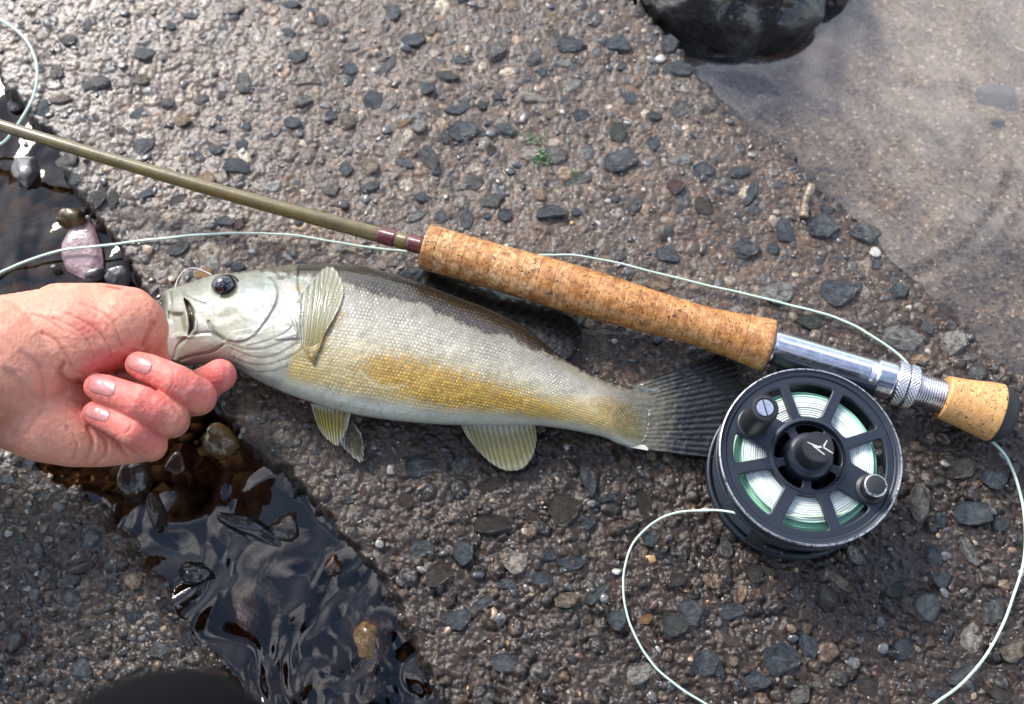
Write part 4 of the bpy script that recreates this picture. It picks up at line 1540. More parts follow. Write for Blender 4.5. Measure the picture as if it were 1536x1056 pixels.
# folds of the palm and finger creases (mm, px)
for pts, dp, sg in [
    ([(63, 500), (84, 512), (100, 535), (112, 556), (127, 562)], 0.8, 4.2), ([(95, 545), (90, 560), (104, 574), (120, 572)], 1.3, 4.5),
    ([(52, 540), (62, 560), (66, 590), (58, 620), (40, 650)], 0.55, 5.0), ([(100, 470), (128, 484), (150, 500), (164, 520), (168, 536)], 0.5, 2.6),
    ([(122, 455), (150, 468), (172, 490), (182, 520)], 0.5, 2.4), ([(80, 478), (110, 492), (132, 512), (142, 538)], 0.5, 2.6), ([(140, 445), (165, 458), (188, 482), (198, 508)], 0.4, 2.4),
    ([(232, 486), (226, 496), (214, 520)], 1.5, 4.0), ([(20, 560), (34, 590), (30, 630), (14, 660)], 0.5, 5.0), ([(0, 590), (14, 610), (12, 640)], 0.4, 5.0), ([(132, 640), (140, 660), (133, 690)], 0.9, 4.0),
    ([(150, 652), (160, 664), (158, 684), (140, 700)], 0.7, 4.0), ([(100, 640), (116, 664), (112, 690)], 0.6, 3.2), ([(178, 664), (188, 680), (204, 692)], 0.7, 3.2), ([(40, 470), (70, 480), (96, 500)], 0.4, 2.8),
    ([(254, 584), (260, 574), (261, 556)], 0.3, 2.2), ([(260, 585), (267, 576), (268, 562)], 0.2, 1.6), ([(206, 612), (214, 602), (212, 592)], 0.2, 2.4), ([(211, 614), (219, 604), (218, 594)], 0.15, 1.8),
    ([(188, 650), (196, 642), (196, 634)], 0.4, 2.0), ([(304, 578), (312, 592), (308, 606)], 0.3, 2.4), ([(262, 612), (272, 628), (268, 640)], 0.3, 2.4)]:
    hgroove(pts, dp, sg)
# fine skin lines run round the thumb mound and across the fingers
hd += face * (0.16 * fbm(hx / 7, hy / 7, 4, 71) + 0.10 * fbm((hx + hy) / 3.0, (hx - hy) / 9.0, 3, 72) + 0.09 * fbm((hx - 0.5 * hy) / 2.2, (hx + hy) / 8.0, 2, 73))
th_ = np.exp(-((hx - 140) / 70) ** 2 - ((hy - 490) / 45) ** 2)
hd += face * th_ * 0.16 * np.sin(np.hypot(hx - 40, hy - 590) / 2.3 + 2.5 * gnoise(hx / 25, hy / 25, 75))
# veins on the wrist
for pts in ([(0, 500), (30, 520), (60, 545)], [(0, 540), (40, 575), (60, 600)]):
    hd += 0.5 * np.exp(-(polydist(hx, hy, spline(pts, 20)) / 5.0) ** 2) * face
hv_ = hv_ + hnm * (hd / 1000.0)[:, None]

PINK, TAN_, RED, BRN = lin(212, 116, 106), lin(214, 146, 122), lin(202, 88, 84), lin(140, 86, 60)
finger = np.zeros(hn)
for c in (CH[5], CH[6], CH[7], CH[8]):
    finger = np.maximum(finger, np.exp(-(np.clip(polydist(hx, hy, [q[:2] for q in c[:5]]) - 18, 0, 99) / 12) ** 2))
hc_ = TAN_[None] * (1 - finger[:, None]) + PINK[None] * finger[:, None]


def hblend(m, c):
    global hc_
    m = np.clip(m, 0, 1)[:, None]
    hc_ = hc_ * (1 - m) + np.asarray(c) * m


hn1 = fbm(hx / 22, hy / 22, 4, 81)
hn2 = fbm(hx / 6, hy / 6, 3, 82)
hblend(sstep(0.0, 0.6, hn1) * 0.28, lin(216, 140, 122))
hblend(sstep(0.15, 0.7, -hn1) * 0.22, lin(236, 196, 170))
hblend(np.exp(-((hx - 132) / 26) ** 2 - ((hy - 490) / 20) ** 2) * 0.55, RED)
hblend(np.exp(-((hx - 232) / 18) ** 2 - ((hy - 490) / 40) ** 2) * 0.55, lin(214, 120, 100))
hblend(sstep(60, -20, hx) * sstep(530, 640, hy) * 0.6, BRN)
for cx_, cy_ in ((262, 570), (214, 603), (200, 640), (310, 596), (270, 630), (240, 668)):
    hblend(np.exp(-((hx - cx_) / 15) ** 2 - ((hy - cy_) / 13) ** 2) * 0.40, lin(216, 110, 100))
hblend(np.exp(-((hx - 330) / 22) ** 2 - ((hy - 562) / 22) ** 2) * 0.6, lin(210, 104, 102))
hblend(np.exp(-((hx - 150) / 50) ** 2 - ((hy - 680) / 22) ** 2) * 0.5, lin(224, 150, 120))
for pts in ([(0, 500), (30, 520), (60, 545)], [(0, 540), (40, 575), (60, 600)]):
    hblend(np.exp(-(polydist(hx, hy, spline(pts, 20)) / 6.0) ** 2) * 0.22, lin(150, 120, 118))
hblend(np.exp(-(polydist(hx, hy, [(160, 429), (172, 432), (180, 433)]) / 2.0) ** 2) * 0.8, lin(170, 70, 60))
hc_ = hc_ * (1 + 0.06 * hn2 + 0.05 * fbm(hx / 2.2, hy / 2.2, 2, 84))[:, None]
for pts, wd in (([(63, 500), (84, 512), (100, 535), (112, 556), (127, 562)], 2.5), ([(95, 545), (90, 560), (104, 574)], 2.5), ([(100, 470), (128, 484), (150, 500), (164, 520)], 1.8),
                ([(122, 455), (150, 468), (172, 490), (182, 520)], 1.8), ([(80, 478), (110, 492), (132, 512)], 1.8), ([(150, 652), (160, 664), (158, 684)], 2.2), ([(52, 540), (62, 560), (66, 590), (58, 620)], 2.4), ([(228, 470), (224, 490), (214, 510)], 2.0)):
    hblend(np.exp(-(polydist(hx, hy, spline(pts, 30)) / wd) ** 2) * 0.18, lin(168, 78, 62))
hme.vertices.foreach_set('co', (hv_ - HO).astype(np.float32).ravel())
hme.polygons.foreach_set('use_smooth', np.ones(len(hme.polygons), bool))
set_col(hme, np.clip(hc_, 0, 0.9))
M_SKIN, _nt, _b = m_attr('skin', 0.5, 700, 0.12, 1400, 0.00030, spec=0.35, coat=0.08, coat_rough=0.3)
_b.inputs['Subsurface Weight'].default_value = 0.25
_b.inputs['Subsurface Radius'].default_value = (0.004, 0.0018, 0.001)
_b.inputs['Subsurface Scale'].default_value = 1.0
hme.name = 'hand'
hand = link('hand', hme, M_SKIN, person)
hme.update()
bvh = BVHTree.FromPolygons([Vector(v) for v in hv_], [tuple(p.vertices) for p in hme.polygons])

# fingernails, laid on the finger backs
M_NAIL = m_simple('nail', (0.46, 0.19, 0.18), 0.34, 0.0, 500, 0.12, coat=0.35, coat_rough=0.2)


def nail(cx_, cy_, L, Wd, ang):
    """centre px, length, width in px; ang = direction of the finger tip (deg, image)"""
    nu, nv = 17, 15
    a = math.radians(ang)
    ex, ey = math.cos(a), -math.sin(a)
    pts = np.zeros((nu, nv, 3))
    for i in range(nu):
        for j in range(nv):
            s = (i / (nu - 1) - 0.5)
            t = (j / (nv - 1) - 0.5)
            # rounded plate outline
            wdt = Wd * (1 - 0.10 * (2 * s) ** 4) * (1 if s < 0.2 else 1 - 0.5 * ((s - 0.2) / 0.3) ** 2.5) * (1 - 0.45 * max(0, (-s - 0.30) / 0.2) ** 2)
            px = cx_ + ex * L * s - ey * wdt * t
            py = cy_ + ey * L * s + ex * wdt * t
            o = Vector(CAM)
            d = Vector(P(px, py, 0.0)) - o
            h = bvh.ray_cast(o, d.normalized())
            q = np.array(h[0]) if h[0] is not None else P(px, py, 0.06)
            edge = (1 - (2 * t) ** 4) * (1 - (2 * s) ** 6)
            q = q + np.array(h[1] if h[0] is not None else (0, 0, 1)) * (0.00002 + 0.00055 * edge + (0.0003 * max(0, s)))
            pts[i, j] = q
    o = mesh_np('fingernail', pts.reshape(-1, 3) - HO, grid_faces(nu, nv), M_NAIL, person)
    so = o.modifiers.new('thick', 'SOLIDIFY')
    so.thickness = 0.0003
    so.offset = -1
    return o


nail(209, 546, 39, 25, 158)
nail(153, 578, 42, 28, 163)
nail(146, 619, 38, 22, 163)

# ================================================================== FISHING ROD
def cork_material(name, stain):
    m, nt, b = new_mat(name)
    co = node(nt, 'ShaderNodeAttribute', attribute_name='Co').outputs['Vector']   # along (ring units), angle, radius
    n = noise_node(nt, 3.0, 5, 0.65, co, 0.5)
    mp = node(nt, 'ShaderNodeMapping')
    mp.inputs['Scale'].default_value = (9.0, 0.55, 1)
    nt.links.new(co, mp.inputs['Vector'])
    fib = noise_node(nt, 1.6, 4, 0.6, mp.outputs['Vector'])
    at = node(nt, 'ShaderNodeAttribute', attribute_name='Col')
    c = mixc(nt, 1.0, at.outputs['Color'], ramp(nt, fib.outputs['Fac'], [(0.3, (0.70, 0.62, 0.55)), (0.55, (1, 1, 1)), (0.75, (1.12, 1.10, 1.06))]), 'MULTIPLY')
    c = mixc(nt, ramp(nt, n.outputs['Fac'], [(0.42, 0.0), (0.60, stain)]), c, (0.38, 0.15, 0.038))
    n4 = noise_node(nt, 1.3, 3, 0.6, co, 0.3)
    c = mixc(nt, ramp(nt, n4.outputs['Fac'], [(0.46, 0.0), (0.62, stain * 0.9)]), c, (0.30, 0.105, 0.022))
    # pits: short dark flecks
    mp2 = node(nt, 'ShaderNodeMapping')
    mp2.inputs['Scale'].default_value = (1.0, 1.0, 1.0)
    nt.links.new(co, mp2.inputs['Vector'])
    pn = noise_node(nt, 3.4, 3, 0.75, mp2.outputs['Vector'], 0.9)
    pit = ramp(nt, pn.outputs['Fac'], [(0.60, 0.0), (0.645, 1.0)])
    c = mixc(nt, pit, c, (0.035, 0.014, 0.006))
    nt.links.new(c, b.inputs['Base Color'])
    inv = node(nt, 'ShaderNodeMath', operation='SUBTRACT')
    inv.inputs[0].default_value = 1.0
    nt.links.new(pit, inv.inputs[1])
    n5 = bump(nt, inv.outputs[0], 0.0006, 0.8)
    nt.links.new(bump(nt, fib.outputs['Fac'], 0.0003, 0.7, n5), b.inputs['Normal'])
    setp(b, rough=0.42, spec=0.4, coat=0.35, coat_rough=0.22)
    return m


M_CORK = cork_material('cork', 0.85)
M_CORK2 = cork_material('clean_cork', 0.25)
RA = V(645, 372, 22.0)          # rod axis: front of grip
RB = V(1147, 516.5, 19.5)       # back of grip
RC = V(1500, 621, 16.5)         # butt
ROD_O = P(900, 440, 0.0)
rod = empty('fishing_rod', ROD_O)
tag(rod, 'olive fly rod with maroon wraps, worn cork grip and silver reel seat', 'fishing rod')


def rodpt(px, zmm):
    """axis point of the rod at pixel column px"""
    if px <= 645:
        # blank: nearly straight, a hair of bend
        py = 188 + (372 - 188) * (px / 645.0) + 5.0 * math.sin(math.pi * np.clip(px / 645.0, 0, 1))
    elif px <= 1147:
        py = 372 + (516.5 - 372) * (px - 645) / 502.0
    else:
        py = 516.5 + (621 - 516.5) * (px - 1147) / 353.0
    return P(px, py, zmm / 1000.0)


def rod_lathe(name, stations, mat, parent=rod, seg=72, col=None, ring=None, wob=None, res=1, attr=False):
    """stations: (px, half width px). Axis runs along the rod; z from the grip line."""
    st = np.array(stations, float)
    zz = np.interp(st[:, 0], [-800, 0, 645, 1147, 1500], [30, 24, 22, 19.5, 16.5])
    py = np.array([proj(rodpt(a, z))[1] for a, z in zip(st[:, 0], zz)])
    pts = np.array([P(a, b, z / 1000.0) for a, b, z in zip(st[:, 0], py, zz)])
    r = np.array([rad(a, b, z, h) for a, b, z, h in zip(st[:, 0], py, zz, st[:, 1])])
    tan = np.gradient(pts, axis=0)
    # stations that share a place need the tangent of the neighbourhood
    main = (pts[-1] - pts[0]) / np.linalg.norm(pts[-1] - pts[0])
    if len(pts) < 6 or np.ptp(st[:, 0]) < 400:
        tan = np.tile(main, (len(pts), 1))
    else:
        tan = tan + main * 1e-6
        tan /= np.linalg.norm(tan, axis=1)[:, None]
    e1 = np.cross(tan, [0, 0, 1.0])
    e1 /= np.linalg.norm(e1, axis=1)[:, None]
    e2 = np.cross(e1, tan)
    a = np.linspace(0, 2 * math.pi, seg, endpoint=False)
    R = r[:, None] * np.ones(seg)
    if wob is not None:
        R = R + wob(st[:, 0][:, None], a[None], r[:, None])
    v = pts[:, None] + R[..., None] * (np.cos(a)[None, :, None] * e1[:, None] + np.sin(a)[None, :, None] * e2[:, None]) - ROD_O
    c = col(st[:, 0][:, None] + 0 * a, a[None] + 0 * r[:, None]).reshape(-1, 3) if col is not None else None
    o = mesh_np(name, v.reshape(-1, 3), grid_faces(len(st), seg, True), mat, parent, c)
    if attr:
        at = o.data.attributes.new('Co', 'FLOAT_VECTOR', 'POINT')
        co = np.stack([(st[:, 0][:, None] + 0 * a) / 20.0, (np.cos(a)[None] * r[:, None]) * 140, (np.sin(a)[None] * r[:, None]) * 140], -1)
        at.data.foreach_set('vector', co.astype(np.float32).ravel())
    return o


# blank: tapered olive tube with a translucent varnish
M_BLANK, _nt, _b = new_mat('olive_varnish')
_co = objco(_nt)
_n = noise_node(_nt, 120, 5, 0.65, _co)
_nt.links.new(ramp(_nt, _n.outputs['Fac'], [(0.3, (0.075, 0.052, 0.006)), (0.7, (0.15, 0.108, 0.016))]), _b.inputs['Base Color'])
_n2 = noise_node(_nt, 900, 3, 0.6, _co)
_nt.links.new(bump(_nt, _n2.outputs['Fac'], 0.0003, 0.5), _b.inputs['Normal'])
setp(_b, rough=0.30, coat=1.0, coat_rough=0.05, spec=0.6)
bl = [(x, np.interp(x, [-800, 0, 300, 560, 640], [6.0, 9.0, 10.6, 12.0, 12.0])) for x in np.linspace(-800, 636, 60)]
blank = rod_lathe('rod_blank', [(-800, 0.1)] + bl, M_BLANK, seg=32)
M_WRAP = m_simple('maroon_thread', (0.11, 0.012, 0.018), 0.25, 0.0, 400, 0.35, coat=1.0, coat_rough=0.06)


def thread_wob(px, a, r):
    return 0.00006 * np.sin(px * 4.0) + 0 * a


def rr_(x0, x1, h, n, bev=1.2):
    xs_ = np.linspace(x0 + bev, x1 - bev, n)
    return [(x0, h - bev)] + [(x, h) for x in xs_] + [(x1, h - bev)]


rod_lathe('thread_wrap', [(567, 11.9)] + rr_(568, 594, 13.2, 60, 2) + [(595, 11.9)], M_WRAP, seg=40, wob=thread_wob)
rod_lathe('thread_wrap', [(611, 11.9)] + rr_(612, 633, 13.4, 50, 2) + [(634, 11.9)], M_WRAP, seg=40, wob=thread_wob)
M_OLTHREAD = m_simple('olive_thread', (0.16, 0.12, 0.02), 0.25, 0.0, 400, 0.3, coat=1.0, coat_rough=0.06)
rod_lathe('thread_wrap', [(594.6, 11.9)] + rr_(595, 611, 12.8, 40, 2) + [(611.4, 11.9)], M_OLTHREAD, seg=40, wob=thread_wob)
M_BLACKM = m_simple('black_metal', (0.018, 0.020, 0.024), 0.35, 0.6, 300, 0.3)
rod_lathe('winding_check', [(633, 12)] + rr_(634, 639.5, 14.5, 4, 1.0) + [(640, 8)], M_BLACKM, seg=40)


# grip: cork discs glued end to end, each with its own tone, seams recessed
GRIP = [(638, 31.5), (640, 34), (660, 34.5), (700, 34.2), (760, 34.6), (820, 36), (880, 36), (940, 34), (1000, 31.5), (1040, 30.5), (1080, 32.5), (1110, 35.5), (1140, 39.2), (1150, 39.8), (1153, 39), (1155, 34)]
GA = np.array(GRIP)
RINGS = [638.0]
_rs = random.Random(4)
while RINGS[-1] < 1130:
    RINGS.append(RINGS[-1] + _rs.uniform(19, 25))
RINGS[-1] = 1155.0
RINGS = np.array(RINGS)
SMOOTHG = spline(GRIP, 400)


def grip_r(x):
    return np.interp(x, SMOOTHG[:, 0], SMOOTHG[:, 1])


RT = [np.array(lin(*c)) for c in ((222, 174, 116), (228, 182, 126), (216, 164, 106), (220, 170, 112), (230, 188, 134))]
for k in range(len(RINGS) - 1):
    x0, x1 = RINGS[k], RINGS[k + 1]
    tone = RT[_rs.randrange(5)] * _rs.uniform(0.95, 1.03)
    # front part of the grip is pale and bright, the middle handled orange-brown
    mid = (x0 + x1) / 2
    warm = sstep(735, 860, mid) * 0.40 + 0.15 * (sstep(690, 700, mid) * sstep(760, 740, mid))
    tone = tone * (1 - warm) + np.array(lin(190, 118, 52)) * warm
    xs_ = np.concatenate([[x0 + 0.05], np.linspace(x0 + 0.6, x1 - 0.6, 26), [x1 - 0.05]])
    st = [(x, grip_r(x) - (0.45 if i in (0, len(xs_) - 1) else 0.0)) for i, x in enumerate(xs_)]
    st = [(xs_[0], 10)] + st + [(xs_[-1], 10)]
    sd_ = k

    def cf(px, a, tone=tone, sd_=sd_):
        f = 1 + 0.12 * gnoise(px / 7 + sd_ * 9, np.cos(a) * 2 + sd_, sd_) + 0.08 * gnoise(px / 1.2, np.sin(a) * 3 + sd_, sd_ + 3)
        return np.clip(tone * f[..., None], 0, 0.85)

    def wb(px, a, r, sd_=sd_):
        return 0.00012 * gnoise(px / 6 + sd_ * 5, a * 2, sd_)

    rod_lathe('cork_ring', st, M_CORK, seg=64, col=cf, wob=wb, attr=True)

# reel seat
M_SILV, _nt, _b = new_mat('polished_nickel')
_co = objco(_nt)
_n = noise_node(_nt, 260, 4, 0.6, _co)
_nt.links.new(ramp(_nt, _n.outputs['Fac'], [(0.3, (0.62, 0.60, 0.63)), (0.7, (0.80, 0.78, 0.80))]), _b.inputs['Base Color'])
_nt.links.new(ramp(_nt, _n.outputs['Fac'], [(0.3, 0.16), (0.7, 0.30)]), _b.inputs['Roughness'])
setp(_b, metal=1.0)
M_STEEL = m_simple('knurled_steel', (0.62, 0.61, 0.62), 0.26, 1.0, 500, 0.15)
seat = rod_lathe('reel_seat', [(1155, 20)] + rr_(1156, 1305, 25.5, 24, 1) + [(1305, 20)], M_SILV)
ths = [(1300 + 0.5 * i, 25.9 - (1.3 if i % 4 in (0, 1) else 0)) for i in range(0, 22)]
rod_lathe('seat_thread', [(1299, 24)] + ths + [(1311, 24)], M_SILV)
rod_lathe('hood', [(1309, 24)] + [(1309.5, 28)] + rr_(1310, 1338, 29.5, 12, 1.5) + [(1338, 25)], M_SILV)


def knurl(px, a, r):
    return 0.00030 * (np.abs(np.sin(px * 0.6 + a * 18)) + np.abs(np.sin(px * 0.6 - a * 18)) - 1)


rod_lathe('lock_ring', [(1338, 26)] + rr_(1338.5, 1354, 33.5, 50, 1.8) + [(1354, 26)], M_STEEL, seg=260, wob=knurl)
rod_lathe('lock_ring', [(1355, 26)] + rr_(1355.5, 1370, 33.5, 50, 1.8) + [(1370, 26)], M_STEEL, seg=260, wob=knurl)
thr = []
for i in range(0, 13):
    x0 = 1369 + i * 3.6
    thr += [(x0, 22.6), (x0 + 0.5, 22.9), (x0 + 1.1, 25.0), (x0 + 2.4, 25.0), (x0 + 3.0, 22.9)]
rod_lathe('threaded_barrel', thr + [(1417, 23)], M_SILV)


def cf2(px, a):
    f = 1 + 0.10 * gnoise(px / 5, np.cos(a) * 3, 5) + 0.10 * gnoise(px / 14, a * 1.5, 6)
    return np.clip(np.array(lin(222, 172, 112)) * f[..., None], 0, 0.85)


butt = [(1413, 24), (1413.5, 31.5), (1415, 33)] + [(x, np.interp(x, [1415, 1440, 1470, 1492], [33, 36, 41.5, 45])) for x in np.linspace(1417, 1491, 50)] + [(1492, 44.4), (1492.2, 36)]
rod_lathe('butt_cork', butt, M_CORK2, seg=72, col=cf2, attr=True, wob=lambda px, a, r: 0.0001 * gnoise(px / 6, a * 2, 4))
M_RUB = m_simple('black_rubber', (0.012, 0.013, 0.015), 0.55, 0.0, 200, 0.3, 900, 0.0002)
cap = [(1492.4, 40), (1492.6, 44.4)] + [(1492.6 + 29 * math.sin(t), 44.6 * math.cos(t) ** 0.75) for t in np.linspace(0.03, math.pi / 2 - 0.02, 24)] + [(1521.7, 0.05)]
rod_lathe('butt_cap', cap, M_RUB, seg=64)

# ================================================================== FLY REEL (lies flat, axis upright)
RZF = 45.0                                   # height of the spool face, mm
RC0 = P(1216, 682, RZF / 1000.0)
RR = rad(1216, 682, RZF, 136.0)
reel = empty('fly_reel', (RC0[0], RC0[1], 0.0))
tag(reel, 'black large arbor fly reel with eight spokes, wound with pale mint line', 'fishing reel')
M_REEL, _nt, _b = new_mat('black_anodised')
_co = objco(_nt)
_n = noise_node(_nt, 420, 5, 0.7, _co)
_n2 = noise_node(_nt, 2400, 3, 0.7, _co)
_nt.links.new(ramp(_nt, _n2.outputs['Fac'], [(0.40, (0.020, 0.026, 0.038)), (0.70, (0.030, 0.038, 0.052)), (0.78, (0.20, 0.20, 0.20))]), _b.inputs['Base Color'])
_nt.links.new(ramp(_nt, _n.outputs['Fac'], [(0.3, 0.30), (0.7, 0.48)]), _b.inputs['Roughness'])
_nt.links.new(bump(_nt, _n2.outputs['Fac'], 0.00008, 0.5), _b.inputs['Normal'])
setp(_b, metal=0.35, spec=0.6)
M_WORN, _nt, _b = new_mat('worn_rim_edge')
_co = objco(_nt)
_n = noise_node(_nt, 700, 6, 0.75, _co)
_nt.links.new(ramp(_nt, _n.outputs['Fac'], [(0.42, (0.022, 0.026, 0.034)), (0.50, (0.60, 0.58, 0.60))]), _b.inputs['Base Color'])
_nt.links.new(ramp(_nt, _n.outputs['Fac'], [(0.42, 0.35), (0.5, 1.0)]), _b.inputs['Metallic'])
setp(_b, rough=0.34)


def plate(name, outer, holes, z0, z1, mat, parent, bev=0.0004):
    """flat plate with holes: outer & holes are closed 2-D loops (metres)"""
    cu = bpy.data.curves.new(name, 'CURVE')
    cu.dimensions = '2D'
    cu.fill_mode = 'BOTH'
    cu.extrude = max((z1 - z0) / 2 - bev, 1e-5)
    cu.bevel_depth = bev
    cu.bevel_resolution = 1
    cu.offset = -bev
    for lp in [outer] + holes:
        s = cu.splines.new('POLY')
        s.points.add(len(lp) - 1)
        for i, q in enumerate(lp):
            s.points[i].co = (q[0], q[1], 0, 1)
        s.use_cyclic_u = True
    tmp = bpy.data.objects.new(name, cu)
    COL.objects.link(tmp)
    d = bpy.context.evaluated_depsgraph_get()
    me = bpy.data.meshes.new_from_object(tmp.evaluated_get(d))
    bpy.data.objects.remove(tmp)
    bpy.data.curves.remove(cu)
    me.transform(Matrix.Translation((0, 0, (z0 + z1) / 2)))
    me.name = name
    me.polygons.foreach_set('use_smooth', np.ones(len(me.polygons), bool))
    me.set_sharp_from_angle(angle=math.radians(40))
    me.materials.clear()
    return link(name, me, mat, parent)


def circ(r, n=96):
    a = np.linspace(0, 2 * math.pi, n, endpoint=False)
    return np.stack([r * np.cos(a), r * np.sin(a)], 1)


def window(r0, r1, a0, a1, w0, w1, rc=0.0022):
    """window between two arms: radii r0..r1, arm half widths at both sides; rounded corners"""
    def edge(r, ang, hw, sgn):
        return ang + sgn * math.asin(min(0.9, hw / r))
    A0o, A1o = edge(r1, a0, w0, 1), edge(r1, a1, w1, -1)
    A0i, A1i = edge(r0, a0, w0, 1), edge(r0, a1, w1, -1)
    corners = [(r1, A0o), (r1, A1o), (r0, A1i), (r0, A0i)]
    out = []
    for t in np.linspace(A0o, A1o, 16):
        out.append((r1 * math.cos(t), r1 * math.sin(t)))
    for t in np.linspace(A1i, A0i, 10):
        out.append((r0 * math.cos(t), r0 * math.sin(t)))
    out = np.array(out)
    # round by repeated corner cutting near the four corners
    dense = []
    n = len(out)
    for i in range(n):
        p, q = out[i], out[(i + 1) % n]
        L = np.linalg.norm(q - p)
        k = max(1, int(L / 0.0006))
        for t in np.linspace(0, 1, k, endpoint=False):
            dense.append(p * (1 - t) + q * t)
    dense = np.array(dense)
    for _ in range(8):
        dense = 0.5 * dense + 0.25 * (np.roll(dense, 1, 0) + np.roll(dense, -1, 0))
    return dense


mm = 0.001
zf = RZF * mm
# frame: back plate, cage walls
bph = [window(RR * 0.50, RR * 0.84, math.radians(a), math.radians(a + 45), RR * 0.06, RR * 0.06) for a in range(10, 370, 45)]
frame = plate('frame', circ(RR * 0.985), bph, 3.5 * mm, 6.0 * mm, M_REEL, reel)
lathe('back_rim', [(z * mm, r * RR) for z, r in [(2.5, .93), (2.5, .985), (3.2, 1.0), (7.2, 1.0), (8.0, .99), (8.0, .95), (6.1, .935), (5.9, .93), (2.5, .93)]], M_REEL, frame, 128)


def cage(a0, a1, hole=True):
    a = np.radians(np.linspace(a0, a1, 48))
    bm = bmesh.new()
    prof = [(7.5, 0.992), (7.5, 0.955), (30.5, 0.955), (30.5, 0.992)]
    nz = 12
    rows = []
    for t in a:
        r_ = []
        for i in range(nz + 1):
            z = 7.0 + (30.5 - 7.0) * i / nz
            r_.append(bm.verts.new((0.992 * RR * math.cos(t), 0.992 * RR * math.sin(t), z * mm)))
        rows.append(r_)
    for i in range(len(a) - 1):
        for j in range(nz):
            # long oval opening in the wall
            u = ((i + .5) / (len(a) - 1) - .5) / 0.36
            v = ((j + .5) / nz - .5) / 0.30
            if hole and abs(u) ** 3 + abs(v) ** 2.5 < 1:
                continue
            bm.faces.new([rows[i][j], rows[i + 1][j], rows[i + 1][j + 1], rows[i][j + 1]])
    me = bpy.data.meshes.new('cage_wall')
    bm.to_mesh(me)
    bm.free()
    me.polygons.foreach_set('use_smooth', np.ones(len(me.polygons), bool))
    o = link('cage_wall', me, M_REEL, frame)
    s = o.modifiers.new('t', 'SOLIDIFY')
    s.thickness = 1.8 * mm
    s.offset = -1
    return o


cage(-128, -58)
cage(28, 92, False)
cage(-30, 8)
lathe('front_ring', [(z * mm, r * RR) for z, r in [(30.6, .955), (30.6, .992), (31.5, 1.0), (33.5, 1.0), (33.5, .955), (30.6, .955)]], M_REEL, frame, 128)

# spool: face with eight windows, raised lip
ANG = [148, 105, 62, 18, -32, -76, -122, -170]
WID = [0.19, 0.055, 0.06, 0.06, 0.17, 0.065, 0.075, 0.065]
A = [math.radians(a) for a in ANG]
wins = []
for i in range(8):
    j = (i + 1) % 8
    a_hi, a_lo = A[i], A[j]
    if a_lo > a_hi:
        a_lo -= 2 * math.pi
    wins.append(window(RR * 0.45, RR * 0.842, a_lo, a_hi, WID[j] * RR, WID[i] * RR))
spool = plate('spool', circ(RR * 0.93), wins + [circ(RR * 0.395, 64)], zf - 4.2 * mm, zf - 1.6 * mm, M_REEL, reel, 0.0005)
lathe('spool_rim', [(zf + z * mm, r * RR) for z, r in [(-6.5, .925), (-6.5, 1.0), (-2.0, 1.012), (-0.6, 1.010), (0.0, .998), (0.0, .985), (-0.5, .975), (-1.0, .955), (-0.7, .94), (-1.2, .922), (-3.0, .915), (-6.5, .925)]], M_REEL, spool, 160)
lathe('rim_edge', [(zf + z * mm, r * RR) for z, r in [(-1.1, 1.0135), (-0.5, 1.0125), (0.10, 1.001), (0.15, .992), (0.05, .989), (-0.2, 1.0), (-1.1, 1.008), (-1.1, 1.0135)]], M_WORN, spool, 160)
# arbor wall down to the back and the recessed inner spider
lathe('arbor', [(zf + z * mm, r * RR) for z, r in [(-1.5, .400), (-1.5, .44), (-3, .455), (-28, .455), (-28, .40), (-3.0, .385), (-1.5, .400)]], M_REEL, spool, 96)
ia = [math.radians(q) for q in (118, 190, 262, 334, 406)]
iw = [window(RR * 0.215, RR * 0.375, ia[i], ia[(i + 1) % 5] + (2 * math.pi if i == 4 else 0), RR * 0.05, RR * 0.05) for i in range(5)]
plate('spider', circ(RR * 0.392, 72), iw, zf - 7.5 * mm, zf - 4.5 * mm, M_REEL, spool, 0.0005)
lathe('back_flange', [(z * mm, r * RR) for z, r in [(8.5, .40), (8.5, .93), (10.2, .94), (10.2, .40), (8.5, .40)]], M_REEL, spool, 128)
# hub, drag knob and its mark
sharpen(lathe('hub', [(zf + z * mm, r * RR) for z, r in [(-28, .30), (-9, .30), (-4.4, .27), (-1.0, .262), (-0.2, .25), (1.0, .215), (1.2, .19), (1.2, .0005)]], M_REEL, spool, 72), 30)
M_KNOB = m_simple('black_plastic', (0.020, 0.021, 0.024), 0.42, 0.1, 300, 0.25)
hk = zf + 14.0 * mm
knob = sharpen(lathe('drag_knob', [(zf + 1.2 * mm, .17 * RR), (zf + 2.0 * mm, .176 * RR), (hk - 0.7 * mm, .172 * RR), (hk, .160 * RR), (hk + 0.05 * mm, .0005)], M_KNOB, spool, 64), 30)
M_MARK = m_simple('silver_print', (0.62, 0.60, 0.56), 0.4, 0.2)


def stroke(bmh, x0, y0, x1, y1, w0, w1):
    """tapered flat bar in the logo, coordinates in photo px from knob centre"""
    k = RR / 136.0
    d = np.array([x1 - x0, y1 - y0])
    n = np.array([-d[1], d[0]]) / np.linalg.norm(d)
    z0, z1 = hk + 0.02 * mm, hk + 0.22 * mm
    q = [(x0 + n[0] * w0, y0 + n[1] * w0), (x1 + n[0] * w1, y1 + n[1] * w1), (x1 - n[0] * w1, y1 - n[1] * w1), (x0 - n[0] * w0, y0 - n[1] * w0)]
    lo = [bmh.verts.new((a * k, -b * k, z0)) for a, b in q]
    hi = [bmh.verts.new((a * k, -b * k, z1)) for a, b in q]
    bmh.faces.new(hi)
    for i in range(4):
        j = (i + 1) % 4
        bmh.faces.new([lo[i], lo[j], hi[j], hi[i]])


